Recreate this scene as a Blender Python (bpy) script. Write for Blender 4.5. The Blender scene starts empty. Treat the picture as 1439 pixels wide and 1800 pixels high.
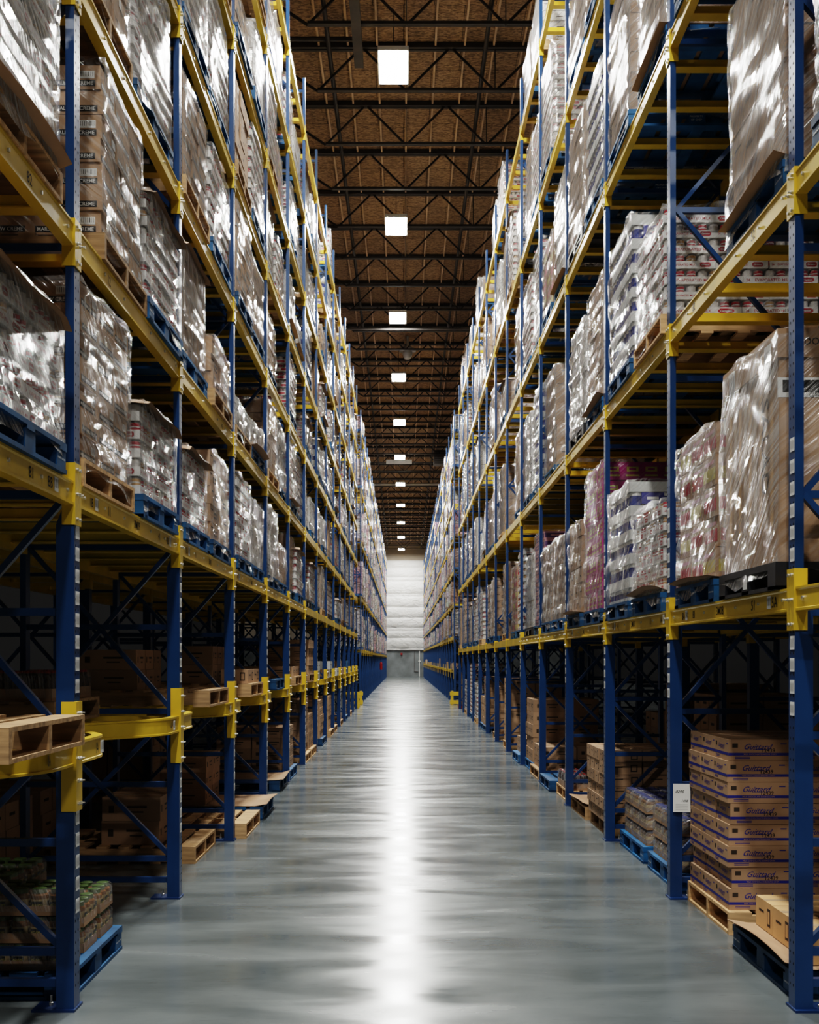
import bpy, math, random
from mathutils import Vector
R = random.Random(7)
PI = math.pi
scene = bpy.context.scene
COL = scene.collection

# ------------------------------------------------------------------ layout numbers (metres)
F_PX, VPX, VPY, EYE = 1955.0, 709.0, 1159.0, 1.70
XL, XR = -1.59, 1.89            # aisle faces of the two racks
BAY, Y1, DEPTH, CW = 2.52, 5.37, 1.13, 0.09
COL_TOP = 11.1
LEV_A = [2.56, 3.81, 5.07, 6.32, 7.62, 8.95, 10.3]
LEV_B = [2.05, 4.06, 6.15, 8.15, 10.3]
PICK_Z = 1.30
YW = 107.0
Y2 = 41.9                        # start of the second rack run
N1, N2 = 14, 26                  # upright counts
ORD = ['zeroth', 'first', 'second', 'third', 'fourth', 'fifth', 'sixth', 'seventh', 'eighth', 'ninth', 'tenth', 'eleventh', 'twelfth',
       'thirteenth', 'fourteenth', 'fifteenth', 'sixteenth', 'seventeenth', 'eighteenth', 'nineteenth', 'twentieth']
def ordn(n):
    if n <= 20: return ORD[n]
    return {2: 'twenty', 3: 'thirty', 4: 'forty'}[n // 10] + ('-' + ORD[n % 10] if n % 10 else 'th')
def in_view(x, y, z, m=120):
    if y < 1.0: return False
    px = VPX + F_PX * x / y; py = VPY - F_PX * (z - EYE) / y
    return -m < px < 1439 + m and -m < py < 1800 + m

# ------------------------------------------------------------------ materials
MATS = {}
def new_mat(name):
    m = bpy.data.materials.new(name); m.use_nodes = True
    nt = m.node_tree
    return m, nt, nt.nodes['Principled BSDF']
def N(nt, typ, **kw):
    n = nt.nodes.new(typ)
    for k, v in kw.items():
        if k.startswith('i_'): n.inputs[k[2:].replace('_', ' ')].default_value = v
        else: setattr(n, k, v)
    return n
def rgba(c): return (c[0], c[1], c[2], 1)
def plain(name, col, rough=0.5, metal=0.0, noise=0.12, scale=6.0, bump=0.0, rnd=0.0, stretch=(1, 1, 1), spec=0.5, dark=None):
    m, nt, b = new_mat(name)
    tc = N(nt, 'ShaderNodeTexCoord'); mp = N(nt, 'ShaderNodeMapping'); mp.inputs['Scale'].default_value = stretch
    nt.links.new(tc.outputs['Object'], mp.inputs['Vector'])
    nz = N(nt, 'ShaderNodeTexNoise'); nz.inputs['Scale'].default_value = scale; nz.inputs['Detail'].default_value = 5
    nt.links.new(mp.outputs['Vector'], nz.inputs['Vector'])
    rp = N(nt, 'ShaderNodeValToRGB')
    d = dark if dark else [c * (1 - 2.2 * noise) for c in col]
    rp.color_ramp.elements[0].position = .3; rp.color_ramp.elements[1].position = .7
    rp.color_ramp.elements[0].color = rgba([max(0, c) for c in d]); rp.color_ramp.elements[1].color = rgba([min(1, c * (1 + noise)) for c in col])
    nt.links.new(nz.outputs['Fac'], rp.inputs['Fac'])
    out = rp.outputs['Color']
    if rnd > 0:
        oi = N(nt, 'ShaderNodeObjectInfo'); mr = N(nt, 'ShaderNodeMapRange')
        mr.inputs['To Min'].default_value = 1 - rnd; mr.inputs['To Max'].default_value = 1 + rnd
        hs = N(nt, 'ShaderNodeHueSaturation')
        nt.links.new(oi.outputs['Random'], mr.inputs['Value']); nt.links.new(mr.outputs['Result'], hs.inputs['Value'])
        nt.links.new(out, hs.inputs['Color']); out = hs.outputs['Color']
    nt.links.new(out, b.inputs['Base Color'])
    b.inputs['Roughness'].default_value = rough; b.inputs['Metallic'].default_value = metal
    b.inputs['Specular IOR Level'].default_value = spec
    if bump > 0:
        bp = N(nt, 'ShaderNodeBump'); bp.inputs['Strength'].default_value = bump; bp.inputs['Distance'].default_value = .01
        nt.links.new(nz.outputs['Fac'], bp.inputs['Height']); nt.links.new(bp.outputs['Normal'], b.inputs['Normal'])
    MATS[name] = m
    return m
plain('blue_paint', (.017, .060, .165), .30, noise=.1, scale=3, bump=.05)
plain('blue_dark', (.010, .042, .140), .45, noise=.15, scale=3)
plain('yellow_paint', (.74, .485, .05), .32, noise=.08, scale=2.5, bump=.04, dark=(.55, .38, .04))
plain('wood', (.52, .33, .17), .75, noise=.2, scale=3, stretch=(1, 9, 9), bump=.3, rnd=.3)
plain('blue_wood', (.012, .10, .24), .6, noise=.25, scale=5, bump=.3, rnd=.35, dark=(.008, .045, .11))
plain('black_plastic', (.03, .03, .034), .45, noise=.1)
plain('kraft', (.40, .255, .155), .75, noise=.06, scale=2.5, rnd=.18, bump=.05)
plain('kraft_print', (.05, .035, .025), .7, noise=.2)
plain('kraft_tape', (.50, .36, .23), .3, noise=.05)
plain('tan_box', (.62, .385, .185), .7, noise=.05, rnd=.06)
plain('white_card', (.72, .71, .69), .5, noise=.05)
plain('grey_tray', (.55, .56, .55), .5, noise=.05)
plain('label_white', (.85, .85, .83), .5, noise=.03)
plain('label_grey', (.36, .36, .36), .5, noise=.03)
plain('red_print', (.45, .02, .04), .45, noise=.1)
plain('magenta_card', (.42, .02, .19), .45, noise=.1)
plain('gold_print', (.6, .5, .12), .5, noise=.1)
plain('pink_card', (.62, .30, .34), .5, noise=.1)
plain('purple_card', (.10, .03, .16), .4, noise=.1)
plain('navy_print', (.03, .035, .26), .5, noise=.05)
plain('black_print', (.012, .012, .012), .5, noise=.05)
plain('can_white', (.62, .60, .58), .3, noise=.1, scale=30)
plain('can_red', (.42, .04, .06), .3, noise=.2, scale=30)
plain('can_tan', (.46, .28, .13), .3, noise=.2, scale=30)
plain('jar_blue', (.02, .035, .20), .2, noise=.2, scale=20)
plain('jar_brown', (.25, .12, .045), .18, noise=.25, scale=20)
plain('jar_label', (.55, .42, .22), .5, noise=.2, scale=25)
plain('lid_green', (.10, .16, .055), .4, noise=.2, scale=15)
plain('lid_blue', (.05, .06, .17), .4, noise=.2, scale=15)
plain('cola', (.03, .012, .012), .12, noise=.2, scale=15)
plain('cap_red', (.35, .03, .03), .4, noise=.1)
plain('bolt_steel', (.6, .6, .58), .3, metal=.8, noise=.05)
plain('hole_black', (.004, .004, .006), .8, noise=.0)
plain('joist_steel', (.035, .030, .028), .55, noise=.2, scale=2)
plain('pipe_grey', (.11, .10, .095), .5, noise=.2, scale=2)
plain('purlin', (.60, .44, .31), .8, noise=.15, scale=2)
plain('fixture', (.6, .6, .6), .4, noise=.03)
plain('wall_paint', (.36, .31, .25), .8, noise=.08, scale=.6)
plain('wall_concrete', (.20, .22, .225), .75, noise=.22, scale=.7, bump=.1)
plain('side_wall', (.005, .005, .006), .9, noise=.1, scale=.5)
plain('extinguisher_red', (.30, .02, .02), .3, noise=.05)
plain('safety_orange', (.7, .12, .02), .5, noise=.05)

def mat_floor():
    m, nt, b = new_mat('polished_concrete'); L = nt.links.new
    tc = N(nt, 'ShaderNodeTexCoord')
    def noise(scale, detail, st=(1, 1, 1), dist=0.0):
        mp = N(nt, 'ShaderNodeMapping'); mp.inputs['Scale'].default_value = st
        L(tc.outputs['Object'], mp.inputs['Vector'])
        n = N(nt, 'ShaderNodeTexNoise'); n.inputs['Scale'].default_value = scale; n.inputs['Detail'].default_value = detail
        n.inputs['Distortion'].default_value = dist
        L(mp.outputs['Vector'], n.inputs['Vector']); return n
    a = noise(.55, 10, (1, 1.1, 1), .5); c = noise(1.7, 12, (.5, 1.7, 1), .5); d = noise(.35, 3)
    r1 = N(nt, 'ShaderNodeValToRGB'); e = r1.color_ramp.elements
    e[0].position = .28; e[0].color = (.092, .107, .112, 1); e[1].position = .75; e[1].color = (.195, .215, .218, 1)
    L(a.outputs['Fac'], r1.inputs['Fac'])
    r2 = N(nt, 'ShaderNodeValToRGB'); e = r2.color_ramp.elements
    e[0].position = .3; e[0].color = (.66, .68, .69, 1); e[1].position = .7; e[1].color = (1.12, 1.12, 1.12, 1)
    L(c.outputs['Fac'], r2.inputs['Fac'])
    mx = N(nt, 'ShaderNodeMix', data_type='RGBA', blend_type='MULTIPLY'); mx.inputs[0].default_value = .8
    L(r1.outputs['Color'], mx.inputs[6]); L(r2.outputs['Color'], mx.inputs[7])
    # fine scratches and tyre scuffs
    s = noise(14, 2, (.25, 3.0, 1), 2.5)
    r3 = N(nt, 'ShaderNodeValToRGB'); e = r3.color_ramp.elements
    e[0].position = .27; e[0].color = (.6, .6, .6, 1); e[1].position = .34; e[1].color = (1, 1, 1, 1)
    L(s.outputs['Fac'], r3.inputs['Fac'])
    mx2 = N(nt, 'ShaderNodeMix', data_type='RGBA', blend_type='MULTIPLY'); mx2.inputs[0].default_value = .5
    L(mx.outputs[2], mx2.inputs[6]); L(r3.outputs['Color'], mx2.inputs[7])
    L(mx2.outputs[2], b.inputs['Base Color'])
    # sealed, slightly uneven gloss
    mr = N(nt, 'ShaderNodeMapRange'); mr.inputs['From Min'].default_value = .3; mr.inputs['From Max'].default_value = .7
    mr.inputs['To Min'].default_value = .11; mr.inputs['To Max'].default_value = .29
    L(c.outputs['Fac'], mr.inputs['Value']); L(mr.outputs['Result'], b.inputs['Roughness'])
    b.inputs['Specular IOR Level'].default_value = .5
    bp = N(nt, 'ShaderNodeBump'); bp.inputs['Strength'].default_value = .05; bp.inputs['Distance'].default_value = .02
    L(a.outputs['Fac'], bp.inputs['Height']); L(bp.outputs['Normal'], b.inputs['Normal'])
    return m
MATS['floor'] = mat_floor()

def mat_osb():
    m, nt, b = new_mat('strand_board'); L = nt.links.new
    tc = N(nt, 'ShaderNodeTexCoord')
    mp = N(nt, 'ShaderNodeMapping'); mp.inputs['Scale'].default_value = (5, 12, 1); L(tc.outputs['Object'], mp.inputs['Vector'])
    v = N(nt, 'ShaderNodeTexVoronoi'); v.inputs['Scale'].default_value = 3; L(mp.outputs['Vector'], v.inputs['Vector'])
    n = N(nt, 'ShaderNodeTexNoise'); n.inputs['Scale'].default_value = 3; n.inputs['Detail'].default_value = 6; L(mp.outputs['Vector'], n.inputs['Vector'])
    mx = N(nt, 'ShaderNodeMix', data_type='FLOAT'); mx.inputs[0].default_value = .45
    sp = N(nt, 'ShaderNodeSeparateColor'); L(v.outputs['Color'], sp.inputs['Color'])
    L(n.outputs['Fac'], mx.inputs[2]); L(sp.outputs['Red'], mx.inputs[3])
    r = N(nt, 'ShaderNodeValToRGB'); e = r.color_ramp.elements
    e[0].position = .25; e[0].color = (.15, .10, .062, 1); e[1].position = .75; e[1].color = (.47, .325, .205, 1)
    L(mx.outputs[0], r.inputs['Fac'])
    br = N(nt, 'ShaderNodeTexBrick'); br.inputs['Scale'].default_value = 1; br.inputs['Brick Width'].default_value = 1.22
    br.inputs['Row Height'].default_value = 2.44; br.inputs['Mortar Size'].default_value = .008
    br.inputs['Color1'].default_value = (1, 1, 1, 1); br.inputs['Color2'].default_value = (.8, .8, .8, 1); br.inputs['Mortar'].default_value = (.3, .3, .3, 1)
    L(tc.outputs['Object'], br.inputs['Vector'])
    m2 = N(nt, 'ShaderNodeMix', data_type='RGBA', blend_type='MULTIPLY'); m2.inputs[0].default_value = 1
    L(r.outputs['Color'], m2.inputs[6]); L(br.outputs['Color'], m2.inputs[7])
    L(m2.outputs[2], b.inputs['Base Color']); b.inputs['Roughness'].default_value = .85
    return m
MATS['osb'] = mat_osb()

def mat_film(name, cover, tint, rot=58.0, rough=.16, lo=.35, hi=.62):
    """stretch film: see-through plastic with diagonal tension lines and glossy wrinkles"""
    m, nt, b = new_mat(name); L = nt.links.new
    uv = N(nt, 'ShaderNodeUVMap'); uv.uv_map = 'film'
    oi = N(nt, 'ShaderNodeObjectInfo')
    ad = N(nt, 'ShaderNodeVectorMath', operation='ADD'); sc = N(nt, 'ShaderNodeVectorMath', operation='SCALE')
    cx = N(nt, 'ShaderNodeCombineXYZ'); L(oi.outputs['Random'], cx.inputs['X']); L(oi.outputs['Random'], cx.inputs['Z'])
    L(cx.outputs['Vector'], sc.inputs[0]); sc.inputs['Scale'].default_value = 37
    L(uv.outputs['UV'], ad.inputs[0]); L(sc.outputs['Vector'], ad.inputs[1])
    wn = N(nt, 'ShaderNodeTexNoise'); wn.inputs['Scale'].default_value = 2.2; wn.inputs['Detail'].default_value = 1; L(ad.outputs['Vector'], wn.inputs['Vector'])
    w2 = N(nt, 'ShaderNodeVectorMath', operation='SCALE'); w2.inputs['Scale'].default_value = .06; L(wn.outputs['Color'], w2.inputs[0])
    a2 = N(nt, 'ShaderNodeVectorMath', operation='ADD'); L(ad.outputs['Vector'], a2.inputs[0]); L(w2.outputs['Vector'], a2.inputs[1])
    mr0 = N(nt, 'ShaderNodeMapping'); mr0.inputs['Rotation'].default_value = (0, 0, math.radians(rot)); L(a2.outputs['Vector'], mr0.inputs['Vector'])
    def streak(sx, sy, det):
        mp = N(nt, 'ShaderNodeMapping'); mp.inputs['Scale'].default_value = (sx, sy, 1); L(mr0.outputs['Vector'], mp.inputs['Vector'])
        n = N(nt, 'ShaderNodeTexNoise'); n.inputs['Scale'].default_value = 1; n.inputs['Detail'].default_value = det; n.inputs['Roughness'].default_value = .6
        L(mp.outputs['Vector'], n.inputs['Vector']); return n
    s1 = streak(.7, 52, 3); s2 = streak(1.3, 11, 2); s3 = streak(1.8, 170, 1)
    add = N(nt, 'ShaderNodeMath', operation='MULTIPLY_ADD'); L(s2.outputs['Fac'], add.inputs[0]); add.inputs[1].default_value = .5; L(s1.outputs['Fac'], add.inputs[2])
    add2 = N(nt, 'ShaderNodeMath', operation='MULTIPLY_ADD'); L(s3.outputs['Fac'], add2.inputs[0]); add2.inputs[1].default_value = .45; L(add.outputs[0], add2.inputs[2])
    bp = N(nt, 'ShaderNodeBump'); bp.inputs['Strength'].default_value = 1.0; bp.inputs['Distance'].default_value = .013
    L(add2.outputs[0], bp.inputs['Height'])
    b.inputs['Base Color'].default_value = rgba(tint); b.inputs['Roughness'].default_value = rough
    b.inputs['Specular IOR Level'].default_value = .9
    b.inputs['Coat Weight'].default_value = 1.0; b.inputs['Coat Roughness'].default_value = .06; b.inputs['Coat IOR'].default_value = 1.6
    L(bp.outputs['Normal'], b.inputs['Normal']); L(bp.outputs['Normal'], b.inputs['Coat Normal'])
    mr = N(nt, 'ShaderNodeMapRange'); mr.inputs['From Min'].default_value = lo; mr.inputs['From Max'].default_value = hi
    mr.inputs['To Min'].default_value = cover[0]; mr.inputs['To Max'].default_value = cover[1]
    L(s1.outputs['Fac'], mr.inputs['Value']); L(mr.outputs['Result'], b.inputs['Alpha'])
    m.use_backface_culling = False
    MATS[name] = m
for sd_, rt in (('', -42.0), ('_turned', 42.0)):
    mat_film('film_clear' + sd_, (.10, .62), (.50, .49, .48), rt)
    mat_film('film_grey' + sd_, (.30, .82), (.46, .45, .44), rt)
    mat_film('film_tan' + sd_, (.12, .56), (.46, .42, .38), rt)
    mat_film('film_thin' + sd_, (.0, .24), (.60, .59, .58), rt)
    mat_film('film_thin_grey' + sd_, (.12, .5), (.52, .51, .50), rt)

def mat_far_goods():
    """far wrapped goods: rows of trays under film, told apart per block by a colour attribute"""
    m, nt, b = new_mat('distant_goods'); L = nt.links.new
    at = N(nt, 'ShaderNodeAttribute'); at.attribute_name = 'tone'
    tc = N(nt, 'ShaderNodeTexCoord')
    mp = N(nt, 'ShaderNodeMapping'); mp.inputs['Scale'].default_value = (7, 7, 18); L(tc.outputs['Object'], mp.inputs['Vector'])
    n = N(nt, 'ShaderNodeTexNoise'); n.inputs['Scale'].default_value = 1; n.inputs['Detail'].default_value = 3; L(mp.outputs['Vector'], n.inputs['Vector'])
    r = N(nt, 'ShaderNodeValToRGB'); e = r.color_ramp.elements
    e[0].position = .36; e[0].color = (.16, .13, .12, 1); e[1].position = .6; e[1].color = (1, 1, 1, 1)
    L(n.outputs['Fac'], r.inputs['Fac'])
    mx = N(nt, 'ShaderNodeMix', data_type='RGBA', blend_type='MULTIPLY'); mx.inputs[0].default_value = .75
    L(at.outputs['Color'], mx.inputs[6]); L(r.outputs['Color'], mx.inputs[7]); L(mx.outputs[2], b.inputs['Base Color'])
    b.inputs['Roughness'].default_value = .25; b.inputs['Specular IOR Level'].default_value = .8
    bp = N(nt, 'ShaderNodeBump'); bp.inputs['Strength'].default_value = .8; bp.inputs['Distance'].default_value = .03
    L(n.outputs['Fac'], bp.inputs['Height']); L(bp.outputs['Normal'], b.inputs['Normal'])
    MATS['far_goods'] = m
mat_far_goods()

def mat_emit():
    m = bpy.data.materials.new('lamp_lens'); m.use_nodes = True; nt = m.node_tree
    nt.nodes.clear(); o = N(nt, 'ShaderNodeOutputMaterial'); e = N(nt, 'ShaderNodeEmission')
    e.inputs['Color'].default_value = (1.0, .985, .94, 1); e.inputs['Strength'].default_value = 235
    nt.links.new(e.outputs[0], o.inputs['Surface']); MATS['lens'] = m
mat_emit()

def mat_curtain():
    m, nt, b = new_mat('white_quilting'); L = nt.links.new
    tc = N(nt, 'ShaderNodeTexCoord'); mp = N(nt, 'ShaderNodeMapping'); mp.inputs['Scale'].default_value = (.8, 1, 1.4); L(tc.outputs['Object'], mp.inputs['Vector'])
    n = N(nt, 'ShaderNodeTexNoise'); n.inputs['Scale'].default_value = 1.6; n.inputs['Detail'].default_value = 6; n.inputs['Distortion'].default_value = 1.5
    L(mp.outputs['Vector'], n.inputs['Vector'])
    bp = N(nt, 'ShaderNodeBump'); bp.inputs['Strength'].default_value = .7; bp.inputs['Distance'].default_value = .12
    L(n.outputs['Fac'], bp.inputs['Height']); L(bp.outputs['Normal'], b.inputs['Normal'])
    b.inputs['Base Color'].default_value = (.62, .62, .61, 1); b.inputs['Roughness'].default_value = .42
    MATS['curtain'] = m
mat_curtain()

# ------------------------------------------------------------------ mesh building
_TXT = {}
def text_geo(s, shear=0.0):
    k = (s, shear)
    if k in _TXT: return _TXT[k]
    cu = bpy.data.curves.new('t', 'FONT'); cu.body = s; cu.size = 1; cu.shear = shear; cu.resolution_u = 2; cu.offset = .007
    cu.align_x = 'CENTER'; cu.align_y = 'CENTER'
    o = bpy.data.objects.new('t', cu); COL.objects.link(o)
    dg = bpy.context.evaluated_depsgraph_get(); dg.update()
    me = o.evaluated_get(dg).to_mesh()
    vs = [(v.co.x, v.co.y) for v in me.vertices]; fs = [tuple(p.vertices) for p in me.polygons]
    o.evaluated_get(dg).to_mesh_clear()
    bpy.data.objects.remove(o); bpy.data.curves.remove(cu)
    if vs:   # normalise to width 1, keep aspect
        x0, x1 = min(v[0] for v in vs), max(v[0] for v in vs); y0, y1 = min(v[1] for v in vs), max(v[1] for v in vs)
        w = x1 - x0
        vs = [((v[0] - (x0 + x1) / 2) / w, (v[1] - (y0 + y1) / 2) / w) for v in vs]; asp = (y1 - y0) / w
    else: asp = 1
    _TXT[k] = (vs, fs, asp)
    return _TXT[k]

class MB:
    def __init__(s): s.v = []; s.f = []; s.m = []; s.mats = []
    def mi(s, mat):
        if mat not in s.mats: s.mats.append(mat)
        return s.mats.index(mat)
    def box(s, x0, x1, y0, y1, z0, z1, mat):
        b = len(s.v); i = s.mi(mat)
        s.v += [(x0, y0, z0), (x1, y0, z0), (x1, y1, z0), (x0, y1, z0), (x0, y0, z1), (x1, y0, z1), (x1, y1, z1), (x0, y1, z1)]
        for f in ((0, 3, 2, 1), (4, 5, 6, 7), (0, 1, 5, 4), (1, 2, 6, 5), (2, 3, 7, 6), (3, 0, 4, 7)):
            s.f.append(tuple(b + k for k in f)); s.m.append(i)
    def poly(s, pts, mat):
        b = len(s.v); s.v += [tuple(p) for p in pts]; s.f.append(tuple(range(b, b + len(pts)))); s.m.append(s.mi(mat))
    def rect(s, c, u, v, w, h, mat):
        c, u, v = Vector(c), Vector(u), Vector(v)
        s.poly([c - u * w / 2 - v * h / 2, c + u * w / 2 - v * h / 2, c + u * w / 2 + v * h / 2, c - u * w / 2 + v * h / 2], mat)
    def bar(s, a, b_, w, h, mat, up=(0, 0, 1)):
        """rectangular bar from a to b"""
        a, b_ = Vector(a), Vector(b_); d = (b_ - a).normalized(); upv = Vector(up)
        if abs(d.dot(upv)) > .98: upv = Vector((0, 1, 0))
        sx = d.cross(upv).normalized(); sz = sx.cross(d).normalized()
        k = len(s.v); i = s.mi(mat)
        for p in (a, b_):
            for (p1, p2) in ((-1, -1), (1, -1), (1, 1), (-1, 1)):
                s.v.append(tuple(p + sx * (p1 * w / 2) + sz * (p2 * h / 2)))
        for f in ((0, 1, 2, 3), (7, 6, 5, 4), (0, 4, 5, 1), (1, 5, 6, 2), (2, 6, 7, 3), (3, 7, 4, 0)):
            s.f.append(tuple(k + q for q in f)); s.m.append(i)
    def lathe(s, c, prof, n, mat, axis='z', top=True, bot=False):
        """prof: [(r, h, mat?)...] around an axis through c"""
        cx, cy, cz = c; rings = []
        for p in prof:
            r, h = p[0], p[1]; b = len(s.v); rings.append(b)
            for k in range(n):
                a = 2 * PI * k / n
                if axis == 'z': s.v.append((cx + r * math.cos(a), cy + r * math.sin(a), cz + h))
                elif axis == 'x': s.v.append((cx + h, cy + r * math.cos(a), cz + r * math.sin(a)))
                else: s.v.append((cx + r * math.cos(a), cy + h, cz + r * math.sin(a)))
        for j in range(len(rings) - 1):
            mm = s.mi(prof[j][2] if len(prof[j]) > 2 else mat)
            for k in range(n):
                k2 = (k + 1) % n
                s.f.append((rings[j] + k, rings[j] + k2, rings[j + 1] + k2, rings[j + 1] + k)); s.m.append(mm)
        if top:
            s.f.append(tuple(rings[-1] + k for k in range(n))); s.m.append(s.mi(prof[-1][2] if len(prof[-1]) > 2 else mat))
        if bot:
            s.f.append(tuple(rings[0] + k for k in reversed(range(n)))); s.m.append(s.mi(prof[0][2] if len(prof[0]) > 2 else mat))
    def text(s, body, c, u, v, w, mat, shear=0.0, hmax=None):
        vs, fs, asp = text_geo(body, shear)
        if hmax and w * asp > hmax: w = hmax / asp
        c, u, v = Vector(c), Vector(u), Vector(v); b = len(s.v); i = s.mi(mat)
        s.v += [tuple(c + u * (p[0] * w) + v * (p[1] * w)) for p in vs]
        for f in fs: s.f.append(tuple(b + q for q in f)); s.m.append(i)
    def barcode(s, c, u, v, w, h, mat_bg='label_white', mat_bar='black_print', n=9, eps=.0008):
        c, u, v = Vector(c), Vector(u), Vector(v); nrm = u.cross(v)
        s.rect(c, u, v, w, h, mat_bg)
        rr = random.Random(n)
        for k in range(n):
            x = -w * .40 + w * .8 * k / (n - 1)
            s.rect(c + nrm * eps + u * x + v * h * .06, u, v, w * rr.choice((.02, .035, .055)), h * .62, mat_bar)
    def mesh(s, name):
        me = bpy.data.meshes.new(name); me.from_pydata(s.v, [], s.f)
        for k in s.mats: me.materials.append(MATS[k])
        me.polygons.foreach_set('material_index', s.m); me.update()
        return me
    def build(s, name, parent=None, loc=(0, 0, 0), rz=0.0): return put(name, s.mesh(name), parent, loc, rz)
def put(name, me, parent=None, loc=(0, 0, 0), rz=0.0, sc=None):
    o = bpy.data.objects.new(name, me); COL.objects.link(o); o.location = loc; o.rotation_euler = (0, 0, rz)
    if sc: o.scale = sc
    if parent: o.parent = parent
    return o
def tag(o, label, cat, group=None, kind=None):
    if label: o['label'] = label
    if cat: o['category'] = cat
    if group: o['group'] = group
    if kind: o['kind'] = kind
    return o
def thing(name, loc, rz, label, cat, group=None):
    o = bpy.data.objects.new(name, None); COL.objects.link(o); o.location = loc; o.rotation_euler = (0, 0, rz)
    o.empty_display_size = .1
    return tag(o, label, cat, group)
def struct(name, mb, loc=(0, 0, 0)):
    o = mb.build(name, None, loc); o['kind'] = 'structure'; return o
def smooth(me, ang=None):
    me.polygons.foreach_set('use_smooth', [True] * len(me.polygons)); me.update(); return me

NX, PX_, NY, PY_, UPZ = (-1, 0, 0), (1, 0, 0), (0, -1, 0), (0, 1, 0), (0, 0, 1)
# the side a face looks to -> direction that reads left-to-right on it
READ = {'-x': NY, '+x': PY_, '-y': PX_, '+y': NX}

# ------------------------------------------------------------------ room shell
mb = MB(); mb.box(-16, 16, -12, YW + .5, -.2, 0, 'floor'); struct('floor', mb)
def roof_z(y): return 14.62 if y < 48 else 14.62 - .029 * (y - 48)      # underside of the deck
mb = MB()
for (a, b_) in ((-12, 48), (48, YW + .5)):
    if a < 0: mb.poly([(-16, a, roof_z(a)), (-16, b_, roof_z(b_)), (16, b_, roof_z(b_)), (16, a, roof_z(a))], 'osb')
    if a > 0: struct('ceiling', mb); mb = MB(); mb.poly([(-16, a, roof_z(a)), (-16, b_, roof_z(b_)), (16, b_, roof_z(b_)), (16, a, roof_z(a))], 'osb')
    mb.poly([(-16, a, roof_z(a) + .1), (16, a, roof_z(a) + .1), (16, b_, roof_z(b_) + .1), (-16, b_, roof_z(b_) + .1)], 'osb')
struct('ceiling', mb)
mb = MB(); mb.box(-16, 16, YW, YW + .3, 0, 2.62, 'wall_concrete'); mb.box(-16, 16, YW + .02, YW + .3, 2.62, 14.5, 'wall_paint'); struct('wall_back', mb)
mb = MB(); mb.box(-16.3, -16, -12, YW + .5, 0, 14.7, 'side_wall'); struct('wall_left', mb)
mb = MB(); mb.box(16, 16.3, -12, YW + .5, 0, 14.7, 'side_wall'); struct('wall_right', mb)
mb = MB(); mb.box(-16, 16, -12.3, -12, 0, 14.7, 'side_wall'); struct('wall_front', mb)

# quilted insulation hung on the far wall
def curtain():
    mb = MB(); nx, nz = 60, 150; x0, x1, z0, z1 = -7.5, 7.8, 2.6, 11.2
    seams = [2.75, 3.75, 4.45, 4.75, 5.7, 6.7, 7.75, 8.0, 9.2, 9.6, 10.5, 11.15]
    rr = random.Random(3)
    ph = [rr.uniform(0, 6) for _ in range(8)]
    for j in range(nz + 1):
        z = z0 + (z1 - z0) * j / nz
        k = max([i for i, s in enumerate(seams) if s <= z], default=-1)
        if k < 0: bul = .02
        elif k >= len(seams) - 1: bul = .03
        else:
            t = (z - seams[k]) / (seams[k + 1] - seams[k]); bul = .12 * min(1, (seams[k + 1] - seams[k])) * math.sin(PI * t) ** .55 if 0 < t < 1 else 0
        for i in range(nx + 1):
            x = x0 + (x1 - x0) * i / nx
            w = bul * (1 + .25 * math.sin(2.1 * x + ph[k % 8]) + .15 * math.sin(5.3 * x + 2 * ph[(k + 3) % 8]))
            mb.v.append((x, YW - .06 - w, z))
    mb.mi('curtain')
    for j in range(nz):
        for i in range(nx):
            a = j * (nx + 1) + i; mb.f.append((a, a + 1, a + nx + 2, a + nx + 1)); mb.m.append(0)
    me = smooth(mb.mesh('insulation_curtain'))
    o = put('insulation_curtain', me)
    tag(o, 'white quilted insulation curtain hung on the far end wall', 'curtain')
    mb = MB(); mb.box(-7.5, 7.8, YW - .10, YW - .05, 2.53, 2.60, 'pipe_grey'); r = mb.build('bottom_rail', o)
curtain()
mb = MB(); mb.box(1.50, 1.56, YW - .08, YW - .005, .05, 2.5, 'label_white'); mb.box(1.42, 1.64, YW - .1, YW - .005, 1.5, 1.56, 'label_white')
tag(mb.build('wall_pipe'), 'pale vertical conduit on the grey wall under the curtain', 'pipe')
mb = MB(); mb.box(1.02, 1.07, YW - .08, YW - .005, .5, 2.5, 'pipe_grey'); mb.box(1.02, 1.4, YW - .08, YW - .005, .5, .55, 'pipe_grey')
tag(mb.build('wall_pipe'), 'thin dark conduit with a foot bend on the grey end wall', 'pipe')
mb = MB(); mb.box(-.28, -.10, YW - .1, YW - .003, 2.12, 2.32, 'extinguisher_red')
tag(mb.build('alarm_box'), 'small red box high on the grey end wall', 'alarm box')

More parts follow.
